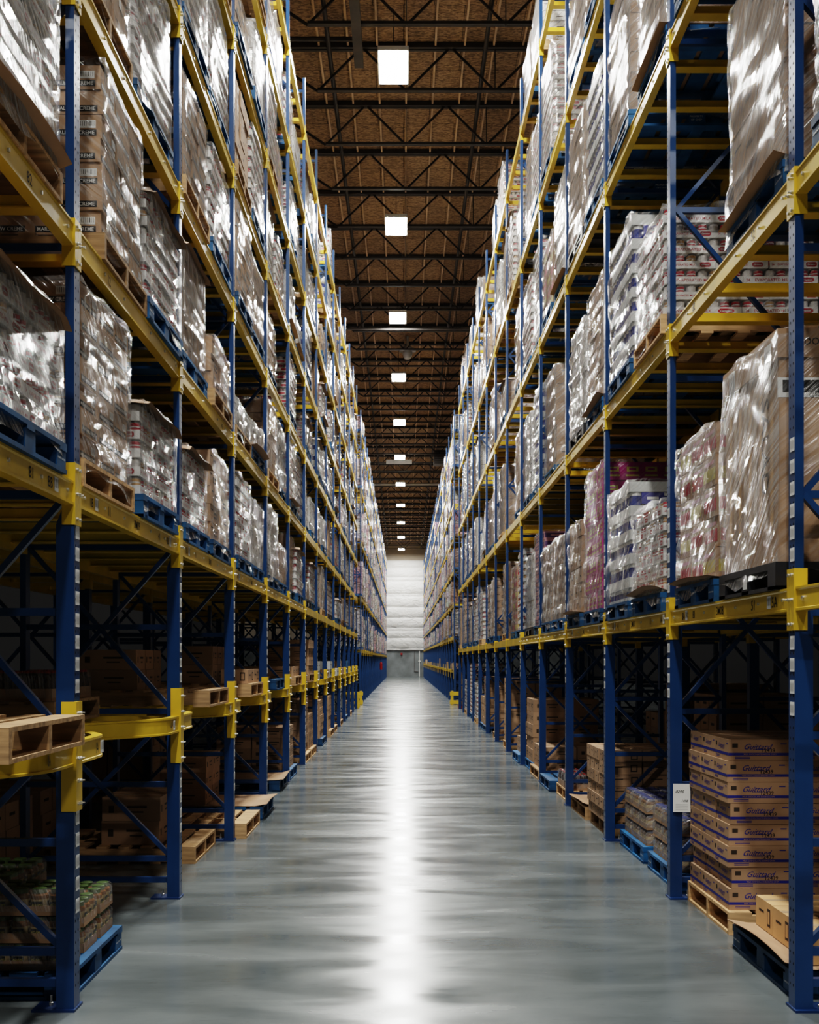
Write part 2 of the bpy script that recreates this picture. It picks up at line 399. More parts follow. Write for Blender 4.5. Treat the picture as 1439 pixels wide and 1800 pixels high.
# ------------------------------------------------------------------ roof steel
def joist_mesh():
    mb = MB(); h = .93       # local z: 0 = bottom chord, h = top chord
    for dy in (-.028, .028):
        mb.bar((-1.8, dy, 0), (16, dy, 0), .05, .008, 'joist_steel'); mb.bar((-1.8, dy * 1.8, .025), (16, dy * 1.8, .025), .006, .055, 'joist_steel')
        mb.bar((-16, dy * 1.8, h), (16, dy * 1.8, h), .07, .10, 'joist_steel')
        mb.bar((-16, dy, 0), (-5.4, dy, 0), .05, .05, 'joist_steel')
    mb.bar((-1.8, 0, 0), (-3.2, 0, h), .045, .045, 'joist_steel')
    p = 1.86; x = -1.8; 
    while x < 15:
        mb.bar((x, 0, 0), (x + p / 2, 0, h), .04, .04, 'joist_steel'); mb.bar((x + p / 2, 0, h), (x + p, 0, 0), .04, .04, 'joist_steel')
        mb.bar((x + p, 0, 0), (x + p, 0, h), .018, .018, 'joist_steel')
        x += p
    mb.bar((-5.4, 0, 0), (-4.0, 0, h), .045, .045, 'joist_steel')
    x = -5.4
    while x > -15:
        mb.bar((x, 0, 0), (x - p / 2, 0, h), .04, .04, 'joist_steel'); mb.bar((x - p / 2, 0, h), (x - p, 0, 0), .04, .04, 'joist_steel'); x -= p
    return mb.mesh('roof_joist')
JM = joist_mesh(); y = 20.9 - 2.44 * 4; k = 0; jy = []
while y < YW - 1:
    k += 1; jy.append(y)
    o = put('roof_joist', JM, None, (0, y, roof_z(y) - 1.0))
    tag(o, f'dark open web steel roof joist, {ordn(k)} from the front', 'joist', 'steel joists under the roof deck')
    y += 2.44
mb = MB()
for gx in (-3.6,):
    mb.box(gx - .09, gx + .09, 8, 48, 13.2, 13.6, 'joist_steel'); mb.box(gx - .18, gx + .18, 8, 48, 13.15, 13.2, 'joist_steel')
tag(mb.build('roof_girder'), 'dark steel girder carrying the roof joist ends', 'girder')
mb = MB()
mb.bar((-3.6, 48, 13.4), (-3.6, YW, 13.4 - .029 * (YW - 48)), .18, .4, 'joist_steel')
tag(mb.build('roof_girder'), 'dark steel girder beyond the roof ridge', 'girder')
for i in range(-22, 24):
    x = .61 * i + .06
    if not -7.5 < x < 8.2: continue
    mb = MB()
    for (a, b_) in ((10, 48), (48, YW)):
        mb.bar((x, a, roof_z(a) - .045), (x, b_, roof_z(b_) - .045), .04, .088, 'purlin')
    o = mb.build('sub_purlin'); tag(o, f'pale timber roof purlin, {ordn(i + 23)} across the roof', 'purlin', 'timber purlins under the deck')
def pipe(name, pts, r, mat, label, cat='pipe'):
    mb = MB()
    for a, b_ in zip(pts, pts[1:]):
        a, b_ = Vector(a), Vector(b_); d = (b_ - a).normalized(); up = Vector((0, 0, 1)) if abs(d.z) < .9 else Vector((1, 0, 0))
        s1 = d.cross(up).normalized(); s2 = s1.cross(d); k = len(mb.v); n = 8; i = mb.mi(mat)
        for p in (a, b_):
            for q in range(n):
                t = 2 * PI * q / n; mb.v.append(tuple(p + s1 * (r * math.cos(t)) + s2 * (r * math.sin(t))))
        for q in range(n): mb.f.append((k + q, k + (q + 1) % n, k + n + (q + 1) % n, k + n + q)); mb.m.append(i)
    return tag(mb.build(name), label, cat)
pipe('sprinkler_pipe', [(-1.5, 10, 14.0), (-1.5, 48, 14.0), (-1.5, YW, 12.3)], .045, 'joist_steel', 'dark sprinkler pipe running along the aisle left of the lights')
pipe('sprinkler_pipe', [(1.65, 10, 14.0), (1.65, 48, 14.0), (1.65, YW, 12.3)], .045, 'joist_steel', 'dark sprinkler pipe running along the aisle right of the lights')
pipe('cross_pipe', [(-6, 71.5, 12.95), (6, 71.5, 12.95)], .07, 'fixture', 'pale pipe crossing the aisle below the roof joists')
pipe('cross_pipe', [(-6, 39.4, 13.4), (6, 39.4, 13.4)], .05, 'pipe_grey', 'grey pipe crossing the aisle behind the third light')
pipe('kicker_brace', [(-2.9, 21.6, 13.75), (-.9, 22.6, 14.3)], .05, 'joist_steel', 'dark sloping brace beside the hanging channel near the first light', 'brace')
mb = MB(); mb.box(-.98, -.80, 17.0, 22.3, 13.55, 13.62, 'joist_steel'); mb.box(-.98, -.95, 17.0, 22.3, 13.62, 13.7, 'pipe_grey'); mb.box(-.83, -.80, 17.0, 22.3, 13.62, 13.7, 'pipe_grey')
for yy in (18.5, 21.0): mb.bar((-.89, yy, 13.62), (-.89, yy, 14.6), .015, .015, 'pipe_grey')
tag(mb.build('cable_channel'), 'dark ribbed cable channel hanging left of the first light', 'cable tray')

# ------------------------------------------------------------------ high bay lights
LY = [22.1 + 8.1 * i for i in range(-3, 11)]
LZ = {22.1: 11.78}
def light_z(y): return EYE + (11.74 if y < 50 else 11.74 - .029 * (y - 49))
lx = -.20
mbh = MB(); mbh.box(-.30, .30, -.64, .64, .015, .10, 'fixture'); mbh.box(-.12, .12, -.35, .35, .10, .16, 'fixture')
for s_ in (-1, 1): mbh.box(s_ * .30 - .01, s_ * .30 + .01, -.64, .64, -.01, .03, 'fixture')
LH = mbh.mesh('housing')
mbl = MB(); mbl.poly([(-.26, -.6, .005), (-.26, .6, .005), (.26, .6, .005), (.26, -.6, .005)], 'lens'); LL = mbl.mesh('lens')
for i, y in enumerate(LY):
    z = light_z(y)
    where = f'{ordn(i - 2)} from the front' if i > 2 else ['over the aisle behind the camera', 'over the camera position', 'over the aisle just ahead of the camera'][i]
    t = thing('high_bay_light', (lx, y, z), 0, f'bright white rectangular ceiling light, {where}', 'ceiling light', 'ceiling lights down the aisle')
    put('housing', LH, t); put('lens', LL, t)
    mb = MB(); hz = roof_z(y) - z
    for s_ in (-1, 1): mb.bar((0, s_ * .5, .1), (0, s_ * .15, hz - .9 + .0), .006, .006, 'joist_steel'); 
    mb.bar((0, 0, .1), (0, 0, hz), .012, .012, 'joist_steel')
    mb.build('suspension_cable', t)
for q, (x, y) in enumerate([(-4.6, -8.6), (4.6, -8.6)]):  # unseen fixtures added as fill light for the near rack faces
    z = light_z(y)
    t = thing('high_bay_light', (x, y, z), PI / 2, f'bright rectangular fill light added out of view behind the camera, {ordn(q + 1)}', 'ceiling light', 'added fill lights behind the camera')
    put('housing', LH, t); put('lens', LL, t)
    mb = MB(); mb.bar((0, 0, .1), (0, 0, roof_z(y) - z - .01), .012, .012, 'joist_steel'); mb.build('suspension_cable', t)
# dome camera and hanging panel, unit heater
def dome():
    D = 44.5; x = (716 - VPX) * D / F_PX; z = EYE + (VPY - 618) * D / F_PX
    t = thing('dome_camera', (x, D, z), 0, 'grey dome security camera hanging between third and fourth ceiling lights', 'camera')
    mb = MB(); mb.lathe((0, 0, 0), [(.0, -.32), (.10, -.30), (.17, -.22), (.2, -.1), (.2, 0)], 16, 'fixture'); put('dome', smooth(mb.mesh('dome')), t)
    mb = MB(); mb.lathe((0, 0, 0), [(.34, 0), (.34, .06), (.22, .16), (.05, .2), (.05, roof_z(D) - z)], 16, 'fixture'); mb.build('mount', t)
dome()
D = 62; tz = EYE + (VPY - 812) * D / F_PX
t = thing('hanging_panel', (-.25, D, tz), 0, 'wide pale panel hanging across the aisle beneath the sixth ceiling light', 'panel')
mb = MB(); mb.box(-.72, .72, -.03, .03, -.12, .12, 'white_card'); mb.build('board', t)
mb = MB(); [mb.bar((s_, 0, .12), (s_, 0, roof_z(D) - tz), .012, .012, 'joist_steel') for s_ in (-.6, .6)]; mb.build('cable', t)
t = thing('unit_heater', (2.15, 63, EYE + 11.4), 0, 'dark boxy unit heater hanging at the roof above the right rack', 'heater')
mb = MB(); mb.box(-.45, .45, -.4, .4, -.4, .4, 'pipe_grey')
mb.build('casing', t)
mb = MB(); [mb.box(-.4, .4, -.43, -.4, -.34 + .1 * q, -.29 + .1 * q, 'joist_steel') for q in range(7)]; mb.build('louver', t)
mb = MB(); [mb.bar((s_, 0, .4), (s_, 0, roof_z(63) - EYE - 11.4), .02, .02, 'joist_steel') for s_ in (-.4, .4)]; mb.build('hanger_rod', t)

# ------------------------------------------------------------------ racks: upright frames
# local frame of a side: x = 0 at the aisle face and grows away from the aisle; y along the aisle
def side_rz(side): return 0.0 if side == 'right' else PI
def side_x(side): return XR if side == 'right' else XL
def col_mesh(front=True, wide=True, detail=True, top=COL_TOP, zsplit=2.4):
    mb = MB(); h = CW / 2; w = .042
    s = 1 if front else -1
    a, b_ = (0, w) if front else (-w, 0)
    mb.box(a, b_, -h, h, 0.012, top, 'blue_paint')
    if wide:   # doubled post below the first beam, tapering out above it
        c, d = (w, .088) if front else (-.088, -w)
        k = len(mb.v); i = mb.mi('blue_paint')
        zs = (zsplit, zsplit + .12)
        if front: pts = [(c, 0.012), (d, 0.012), (d, zs[0]), (c, zs[1])]
        else: pts = [(c, 0.012), (d, 0.012), (d, zs[1]), (c, zs[0])]
        for yy in (-h * .96, h * .96):
            mb.v += [(p[0], yy, p[1]) for p in pts]
        for f in ((0, 1, 2, 3), (7, 6, 5, 4), (0, 4, 5, 1), (1, 5, 6, 2), (2, 6, 7, 3), (3, 7, 4, 0)):
            mb.f.append(tuple(k + q for q in f)); mb.m.append(i)
    if detail and front:
        z = .12; dy = .021
        while z < top - .05:
            for s_ in (-1, 1):
                r = .0065; zz = z + (.0)
                mb.poly([(-.0008, s_ * dy - r * .8, zz - r), (-.0008, s_ * dy - r, zz + r * .3), (-.0008, s_ * dy, zz + r * 1.2), (-.0008, s_ * dy + r, zz + r * .3), (-.0008, s_ * dy + r * .8, zz - r)][::-1], 'hole_black')
            z += .052
    return mb.mesh('front_column' if front else 'rear_column')
def sticker_mesh(z0, z1, skip=None):
    mb = MB(); z = z0
    while z < z1:
        if not (skip and skip[0] < z < skip[1]):
            mb.box(-.0022, -.0006, -.036, .022, z - .033, z + .033, 'label_white')
            rr = random.Random(int(z * 100))
            for q in range(7): mb.rect((-.0032, -.030 + q * .0075, z), NY, UPZ, .003, .042, 'label_grey')
        z += .107
    return mb.mesh('barcode_sticker_strip')
BR_Z = [.28, 1.33, 2.5]
CM = {}
for zs in (2.35, 1.95):
    CM[('f', zs)] = col_mesh(True, True, True, zsplit=zs)
CM['r'] = col_mesh(False, False, False)
PLATE = MB(); PLATE.box(-.008, .20, -.075, .065, 0, .012, 'blue_dark'); 
PLATE.lathe((.13, -.02, .012), [(.012, 0, 'bolt_steel'), (.012, .012, 'bolt_steel'), (.006, .014, 'bolt_steel'), (.006, .045, 'bolt_steel')], 6, 'bolt_steel')
PLATE = PLATE.mesh('base_plate')
def brace_h(z): m = MB(); m.box(.045, DEPTH - .045, -.02, .02, -.019, .019, 'blue_paint'); return m.mesh('horizontal_brace')
BH = brace_h(0)
def brace_d(dz, flip):
    m = MB(); a, b_ = (.05, 0), (DEPTH - .05, dz)
    if flip: a, b_ = (.05, dz), (DEPTH - .05, 0)
    m.bar((a[0], 0, a[1]), (b_[0], 0, b_[1]), .03, .035, 'blue_paint', up=(0, 1, 0)); return m.mesh('diagonal_brace')
BD = {(dz, f): brace_d(dz, f) for dz in (1.05, 1.17, 1.2) for f in (0, 1)}
def braces():
    L_ = [('h', .13), ('h', .28), ('h', .81), ('h', 1.33), ('h', 1.93), ('h', 2.5)]
    L_ += [('d', .28, 1.05, 0), ('d', .28, 1.05, 1), ('d', 1.33, 1.17, 0), ('d', 1.33, 1.17, 1)]
    z = 2.5; f = 0
    while z + 1.2 < COL_TOP:
        L_ += [('d', z, 1.2, f), ('h', z + 1.2)]; z += 1.2; f ^= 1
    return L_
def bracing_mesh():
    m = MB()
    for b_ in braces():
        if b_[0] == 'h': m.box(.045, DEPTH - .045, -.02, .02, b_[1] - .019, b_[1] + .019, 'blue_paint')
        else:
            z, dz, f = b_[1:]; m.bar((.05, (-.012 if f else .012), z + (dz if f else 0)), (DEPTH - .05, (-.012 if f else .012), z + (0 if f else dz)), .03, .035, 'blue_paint', up=(0, 1, 0))
    return m.mesh('bracing')
BRM = bracing_mesh()
STL = sticker_mesh(.50, 2.33, (.93, 1.53)); STR = sticker_mesh(1.46, 2.75, (1.84, 2.16))
def whole_frame_mesh(zs):
    m = MB(); h = CW / 2
    m.box(0, .042, -h, h, 0, COL_TOP, 'blue_paint'); m.box(.042, .088, -h, h, 0, zs, 'blue_paint'); m.box(DEPTH - .042, DEPTH, -h, h, 0, COL_TOP, 'blue_paint')
    for b_ in braces():
        if b_[0] == 'h': m.box(.045, DEPTH - .045, -.02, .02, b_[1] - .019, b_[1] + .019, 'blue_paint')
        else:
            z, dz, f = b_[1:]; m.bar((.05, 0, z + (dz if f else 0)), (DEPTH - .05, 0, z + (0 if f else dz)), .03, .035, 'blue_paint', up=(0, 1, 0))
    m.box(-.008, .2, -.075, .065, 0, .012, 'blue_dark')
    return m.mesh('upright_frame')
WF = {2.35: whole_frame_mesh(2.35), 1.95: whole_frame_mesh(1.95)}
BACK_GAP = .22
def frames_for(side):
    zs = 2.35 if side == 'left' else 1.95
    sx = side_x(side); sg = 1 if side == 'right' else -1; rz = side_rz(side)
    for k in range(1, N1 + 1):
        y = Y1 + BAY * (k - 1) + CW / 2
        lab = f'blue rack upright frame, {side} side of the aisle, {ordn(k)} from the front'
        t = thing('upright_frame', (sx, y, 0), rz, lab, 'rack frame', f'upright frames of the {side} rack')
        fc = put('front_column', CM[('f', zs)], t); put('rear_column', CM['r'], t, (DEPTH, 0, 0))
        put('base_plate', PLATE, t)
        if k <= 7: put('base_plate', PLATE, t, (DEPTH + .05 - .25, 0, 0))
        if k <= 10: put('barcode_sticker_strip', STL if side == 'left' else STR, fc)
        if k <= 4:
            for b_ in braces():
                if b_[0] == 'h': put('horizontal_brace', BH, t, (0, 0, b_[1]))
                else: put('diagonal_brace', BD[(b_[2], b_[3])], t, (0, -.012 if b_[3] else .012, b_[1]))
        else: put('bracing', BRM, t)
    for k in range(1, 11):      # back-to-back row behind
        y = Y1 + BAY * (k - 1) + CW / 2
        o = put('upright_frame', WF[zs], None, (sx + sg * (DEPTH + BACK_GAP), y, 0), rz)
        tag(o, f'dim blue upright frame, {side} back row, {ordn(k)} from front', 'rack frame', f'upright frames of the row behind the {side} rack')
    for k in range(N2):
        y = Y2 + BAY * k + CW / 2
        o = put('upright_frame', WF[1.95 if side == 'left' else 2.35], None, (sx, y, 0), rz)
        tag(o, f'distant blue upright frame, {side} side beyond the cross aisle, {ordn(k + 1)} along', 'rack frame', f'far upright frames of the {side} rack')
frames_for('left'); frames_for('right')

# ------------------------------------------------------------------ racks: beam levels
BACK_GOODS = (
        ('right', 2, 0, 2, 'milk', 7, 'wood'), ('right', 3, 0, 1, 'magenta', 8, 'blue'), ('right', 1, 0, 2, 'brown', 7, 'wood'), ('right', 1, 1, 2, 'grey', 3, 'wood'),
        ('right', 2, 0, 3, 'brown', 6, 'wood'), ('right', 2, 1, 3, 'snack', 5, 'wood'), ('right', 1, 1, 3, 'brown', 7, 'wood'), ('right', 3, 0, 3, 'snack', 5, 'blue'), ('right', 3, 1, 3, 'grey', 5, 'wood'),
        ('right', 3, 0, 2, 'brown', 7, 'wood'), ('right', 4, 0, 2, 'snack', 6, 'blue'), ('right', 4, 1, 2, 'grey', 8, 'wood'), ('right', 4, 0, 3, 'brown', 6, 'wood'), ('right', 5, 0, 2, 'brown', 7, 'blue'), ('right', 5, 1, 3, 'snack', 6, 'wood'),
        ('right', 3, 0, 4, 'brown', 8, 'wood'), ('right', 4, 1, 4, 'brown', 8, 'wood'), ('right', 5, 0, 4, 'stamp', 8, 'wood'),
        ('left', 0, 1, 1, 'brown', 5, 'wood'), ('left', 1, 0, 1, 'brown', 4, 'wood'), ('left', 1, 0, 2, 'brown', 5, 'wood'), ('left', 1, 1, 2, 'grey', 4, 'wood'), ('left', 1, 0, 3, 'brown', 5, 'wood'), ('left', 0, 1, 2, 'brown', 5, 'wood'),
        ('left', 2, 0, 3, 'brown', 5, 'wood'), ('left', 2, 1, 2, 'brown', 5, 'blue'), ('left', 2, 0, 4, 'grey', 5, 'wood'), ('left', 1, 1, 3, 'brown', 5, 'wood'))
BACK_SET = {(g[0], g[1], g[3]) for g in BACK_GOODS}
BH_ = .115
def beam_profile_mesh(name='front_beam', flat=False):
    """step beam along local y, aisle face at x=0, top at z=0"""
    L = BAY / 2 - CW / 2 - .002; m = MB(); i = m.mi('yellow_paint')
    pr = [(0, -BH_), (0, -BH_ + .012), (.006, -.1 + .0), (.006, -.018), (0, -.010), (0, 0), (.036, 0), (.036, -.03), (.055, -.03), (.055, -BH_)]
    k = len(m.v)
    for yy in (-L, L): m.v += [(p[0], yy, p[1]) for p in pr]
    n = len(pr)
    for q in range(n): m.f.append((k + q, k + (q + 1) % n, k + n + (q + 1) % n, k + n + q)); m.m.append(i)
    m.f.append(tuple(k + q for q in range(n))); m.m.append(i); m.f.append(tuple(k + n + q for q in reversed(range(n)))); m.m.append(i)
    if not flat:
        for yy in (-1.12, -.74, -.33, .33, .74, 1.12):
            m.lathe((.006, yy, -.055), [(.009, 0), (.009, -.009)], 6, 'bolt_steel', axis='x')
    return m.mesh(name)
FB = beam_profile_mesh(); 
m = MB(); L_ = BAY / 2 - CW / 2 - .002; m.box(DEPTH - .055, DEPTH - .002, -L_, L_, -BH_, 0, 'yellow_paint'); RB = m.mesh('rear_beam')
def connector_mesh(s, up=.02, dn=.21):
    m = MB(); h = CW / 2; e = BAY / 2
    # flange on the aisle face of the post, half of it each
    y0, y1 = (-e - .002, -e + h) if s < 0 else (e - h, e + .002)
    m.box(-.007, -.0008, min(y0, y1) + (.003 if s < 0 else 0), max(y0, y1) - (0 if s < 0 else .003), -dn, up, 'yellow_paint')
    yy = -e + h + .001 if s < 0 else e - h - .006
    m.box(-.007, .058, yy, yy + .005, -dn, up, 'yellow_paint')
    for q in (0, 1, 2):
        z = up - .03 - q * (dn + up - .06) / 2
        m.lathe((-.007, (y0 + y1) / 2 + s * .0, z), [(.009, 0), (.009, -.009)], 6, 'bolt_steel', axis='x')
        if q == 1: m.lathe((-.016, (y0 + y1) / 2, z), [(.005, 0), (.005, -.012)], 6, 'bolt_steel', axis='x')
    return m.mesh('beam_connector')
CN = {(s, u): connector_mesh(s, u) for s in (-1, 1) for u in (.02, .09)}
XB = [-.92, -.32, .32, .92]
m = MB(); m.box(.038, DEPTH - .04, -.025, .025, -.062, -.002, 'yellow_paint'); m.box(.038, DEPTH - .04, -.045, .045, -.066, -.058, 'yellow_paint'); CBM = m.mesh('cross_bar')
def shelf_single():
    m = MB(); L = BAY / 2 - CW / 2 - .002
    m.box(0, .055, -L, L, -BH_, 0, 'yellow_paint'); m.box(DEPTH - .055, DEPTH, -L, L, -BH_, 0, 'yellow_paint')
    for s in (-1, 1):
        e = s * BAY / 2; m.box(-.007, .0, min(e, e - s * CW / 2), max(e, e - s * CW / 2), -.2, .03, 'yellow_paint')
        m.box(-.007, .058, e - s * CW / 2 - .004, e - s * CW / 2 + .004, -.2, .03, 'yellow_paint')
    for xb in XB: m.box(.05, DEPTH - .05, xb - .03, xb + .03, -.07, -.003, 'yellow_paint')
    return m.mesh('beam_shelf')
SS = shelf_single()
# writing on the lowest beams: (side, bay, level) -> [(text, y offset from bay start, height)]
LABELS = {
    ('left', 0, 1): [('81', 1.87, .050), ('8B', 2.13, .050)], ('left', 0, 2): [('82', 1.85, .05)],
    ('left', 1, 1): [('1B', .28, .045), ('11', .62, .05), ('3M09', 1.25, .05), ('41', 1.85, .045), ('4B', 2.1, .045)], ('left', 1, 2): [('12', .62, .05)],
    ('left', 1, 3): [('13', .9, .045)], ('left', 2, 1): [('1B', .25, .045), ('11', .6, .045), ('3M11', 1.25, .05), ('41', 1.9, .045)], ('left', 2, 2): [('42', 1.85, .045)],
    ('left', 3, 1): [('1B', .25, .045), ('3M13', 1.25, .05)],
    ('right', 1, 1): [('5A', .27, .055), ('51', .62, .055), ('3M08', 1.25, .05), ('81', 1.85, .05), ('8A', 2.12, .05)],
    ('right', 1, 2): [('52', .62, .05), ('82', 1.85, .05)], ('right', 2, 1): [('1A', .25, .045), ('11', .6, .05), ('3M10', 1.25, .05), ('41', 1.9, .045), ('4A', 2.13, .045)],
    ('right', 2, 2): [('11', .62, .045)], ('right', 0, 1): [('1A', 2.1, .055)],
    ('right', 3, 1): [('5A', .25, .045), ('3M12', 1.25, .05), ('8A', 2.1, .045)],
}
def add_beam_labels(side, bay, lev, parent):
    mb = MB(); any_ = False
    for (txt, dy, h) in LABELS.get((side, bay, lev), []):
        # local y: the right rack keeps world +y, the left one is turned round
        yl = dy - (CW / 2 + 0) - BAY / 2 + CW / 2
        if side == 'left': yl = -yl
        vs, fs, asp = text_geo(txt); w = h / asp * .95
        # condensed stencil digits
        b = len(mb.v); i = mb.mi('black_print')
        rd = NY
        mb.v += [(.0045, yl - p[0] * w, -.058 + p[1] * h / asp) for p in vs]
        for f in fs: mb.f.append(tuple(b + q for q in f)); mb.m.append(i)
        if txt[-1] in 'AB': mb.barcode((.0035, yl - (.085 if side == 'left' or txt[0] != '5' else -.085), -.056), NY, UPZ, .06, .066, n=7); any_ = True
        any_ = True
    if any_: mb.build('printed_beam_label', parent)
GROUPS_IDX = {}
def shelf(side, bay, lev, z, y0, run, detail, xoff=0.0, back=False):
    sx = side_x(side); sg = 1 if side == 'right' else -1
    yc = y0 + CW / 2 + BAY / 2
    pos = (sx + sg * xoff, yc, z); rz = side_rz(side)
    if back: lab = f'dim yellow beam shelf, {side} back row, {ordn(lev)} level, {ordn(bay + 1)} bay'; grp = f'beam shelves of the row behind the {side} rack'
    elif run == 1: lab = f'yellow beam shelf, {side} rack, {ordn(lev)} level up, {ordn(bay + 1)} bay from front'; grp = f'yellow beam shelves of the {side} rack'
    else: lab = f'distant yellow beam shelf, {side} side past cross aisle, {ordn(lev)} level, {ordn(bay + 1)} bay'; grp = f'far yellow beam shelves of the {side} rack'
    if detail:
        t = thing('beam_shelf', pos, rz, lab, 'rack shelf', grp)
        fb = put('front_beam', FB, t); put('rear_beam', RB, t)
        u = .09 if lev == 1 else .02
        for s in (-1, 1): put('beam_connector', CN[(s, u)], fb)
        for xb in XB: put('cross_bar', CBM, t, (0, xb, 0))
        add_beam_labels(side, bay, lev, fb)
        return t
    o = put('beam_shelf', SS, None, pos, rz); tag(o, lab, 'rack shelf', grp); return o
def bay_visible(side, y0, z, xoff=0, m=150):
    sx = side_x(side) + (1 if side == 'right' else -1) * xoff
    return any(in_view(sx, yy, zz, m) for yy in (y0 + .1, y0 + 1.26, y0 + BAY) for zz in (z - .1, z + .5))
for side, levs in (('left', LEV_A), ('right', LEV_B)):
    for bay in range(0, N1):
        y0 = Y1 + BAY * (bay - 1)
        for li, z in enumerate(levs):
            if not bay_visible(side, y0, z): continue
            shelf(side, bay, li + 1, z, y0, 1, bay <= 5)
    for bay in range(0, 8):
        y0 = Y1 + BAY * (bay - 1)
        for li, z in enumerate(levs):
            if (side, bay, li + 1) in BACK_SET or (bay > 0 and bay_visible(side, y0, z, 1.35, 60)): shelf(side, bay, li + 1, z, y0, 1, False, DEPTH + BACK_GAP, True)
far_rest = MB()
for side, levs in (('left', LEV_B), ('right', LEV_A)):
    for bay in range(N2 - 1):
        y0 = Y2 + BAY * bay
        for li, z in enumerate(levs):
            if bay < 6: shelf(side, bay, li + 1, z, y0, 2, False)
            else:
                sx = side_x(side); sg = 1 if side == 'right' else -1
                a, b_ = sorted((sx - sg * .004, sx + sg * .055)); far_rest.box(a, b_, y0 + CW + .003, y0 + BAY - .003, z - BH_, z, 'yellow_paint')
                for dy in (.02, BAY): far_rest.box(*sorted((sx - sg * .007, sx - sg * .001)), y0 + dy, y0 + dy + .05, z - .2, z + .03, 'yellow_paint')
                a, b_ = sorted((sx + sg * (DEPTH - .05), sx + sg * DEPTH)); far_rest.box(a, b_, y0 + CW + .003, y0 + BAY - .003, z - BH_, z, 'yellow_paint')
o = far_rest.build('distant_beam_shelf'); tag(o, 'remaining yellow rack beams of both racks toward the far wall', 'rack shelf', None, 'stuff')

# bowed pick-height beams (left rack, and the right rack beyond the cross aisle)
def bow(t): return .0 if t < .15 or t > .9 else math.sin(PI * (t - .15) / .75) ** 2
def pick_beam_mesh():
    m = MB(); n = 36; i = m.mi('yellow_paint'); L0 = BAY / 2 - CW / 2 - .002
    # local y runs opposite to the depth for the left rack: t grows with -y
    pr = [(0, -.115), (0, -.103), (.006, -.10), (.006, -.015), (0, -.012), (0, 0), (.055, 0), (.055, -.012), (.012, -.014), (.012, -.1), (.055, -.103), (.055, -.115)]
    rows = []
    for q in range(n + 1):
        t = q / n; y = L0 - 2 * L0 * t; t2 = (q + .5) / n
        dx = .46 * bow(t); sl = (.46 * (bow(min(1, t + .01)) - bow(max(0, t - .01)))) / (.02 * 2 * L0)
        nx_, ny_ = 1 / math.hypot(1, sl), sl / math.hypot(1, sl)
        rows.append(len(m.v)); m.v += [(dx + p[0] * nx_, y + p[0] * ny_, p[1]) for p in pr]
    k = len(pr)
    for q in range(n):
        for j in range(k): m.f.append((rows[q] + j, rows[q] + (j + 1) % k, rows[q + 1] + (j + 1) % k, rows[q + 1] + j)); m.m.append(i)
    return m.mesh('bowed_front_beam')
PBM = pick_beam_mesh()
def pick_bracket(s):
    m = MB(); e = BAY / 2; h = CW / 2; y0, y1 = (-e, -e + h - .003) if s < 0 else (e - h + .003, e)
    m.box(-.012, -.001, y0, y1, -.335, .195, 'yellow_paint')
    yy = -e + h + .001 if s < 0 else e - h - .007
    m.box(-.012, .06, yy, yy + .006, -.335, .195, 'yellow_paint')
    for z in (-.30, -.19, -.08, .03, .14):
        m.lathe((-.012, (y0 + y1) / 2, z), [(.009, 0), (.009, -.009), (.004, -.010), (.004, -.022)], 6, 'bolt_steel', axis='x')
    return m.mesh('pick_beam_bracket')
PBK = {s: pick_bracket(s) for s in (-1, 1)}
PTXT = {0: ('8A', 2.13), 1: ('1A', .35)}
for bay in range(0, N1):
    y0 = Y1 + BAY * (bay - 1); yc = y0 + CW / 2 + BAY / 2
    t = thing('pick_shelf', (XL, yc, PICK_Z), PI, f'yellow bowed pick-height beam of the left rack, {ordn(bay + 1)} bay from front', 'rack shelf', 'bowed yellow pick shelves at chest height')
    fb = put('bowed_front_beam', PBM, t); put('rear_beam', RB, t)
    for s in (-1, 1): put('pick_beam_bracket', PBK[s], fb)
    for xb in XB: put('cross_bar', CBM, t, (.0 if abs(xb) > .5 else .44, xb, -.02), sc=(1 if abs(xb) > .5 else .58, 1, 1))
    mb = MB()
    for (txt, dy) in ([PTXT[bay]] if bay in PTXT else []) + ([('4A', 2.2)] if bay else []):
        yl = -(dy - BAY / 2)
        w = .045; vs, fs, asp = text_geo(txt); b = len(mb.v); i = mb.mi('black_print')
        tt = (dy - CW / 2) / (BAY - CW); dx = .46 * bow(tt)
        mb.v += [(dx - .004 - 0, yl - p[0] * w, -.057 + p[1] * .055 / asp) for p in vs]
        for f in fs: mb.f.append(tuple(b + q for q in f)); mb.m.append(i)
        mb.barcode((dx - .004, yl - .09, -.057), NY, UPZ, .06, .066, n=7)
    if mb.v: mb.build('printed_beam_label', fb)
m = MB()
L = BAY / 2 - CW / 2 - .002; m.box(0, .055, -L, L, -BH_, 0, 'yellow_paint')
for s in (-1, 1): e = s * BAY / 2; m.box(-.012, -.001, min(e, e - s * .044), max(e, e - s * .044), -.335, .195, 'yellow_paint')
PS = m.mesh('pick_shelf')
for bay in range(N2 - 1):
    o = put('pick_shelf', PS, None, (XR, Y2 + BAY * bay + CW / 2 + BAY / 2, PICK_Z), 0)
    tag(o, f'distant yellow pick-height beam, right rack past cross aisle, {ordn(bay + 1)} bay', 'rack shelf', 'far yellow pick beams on the right')

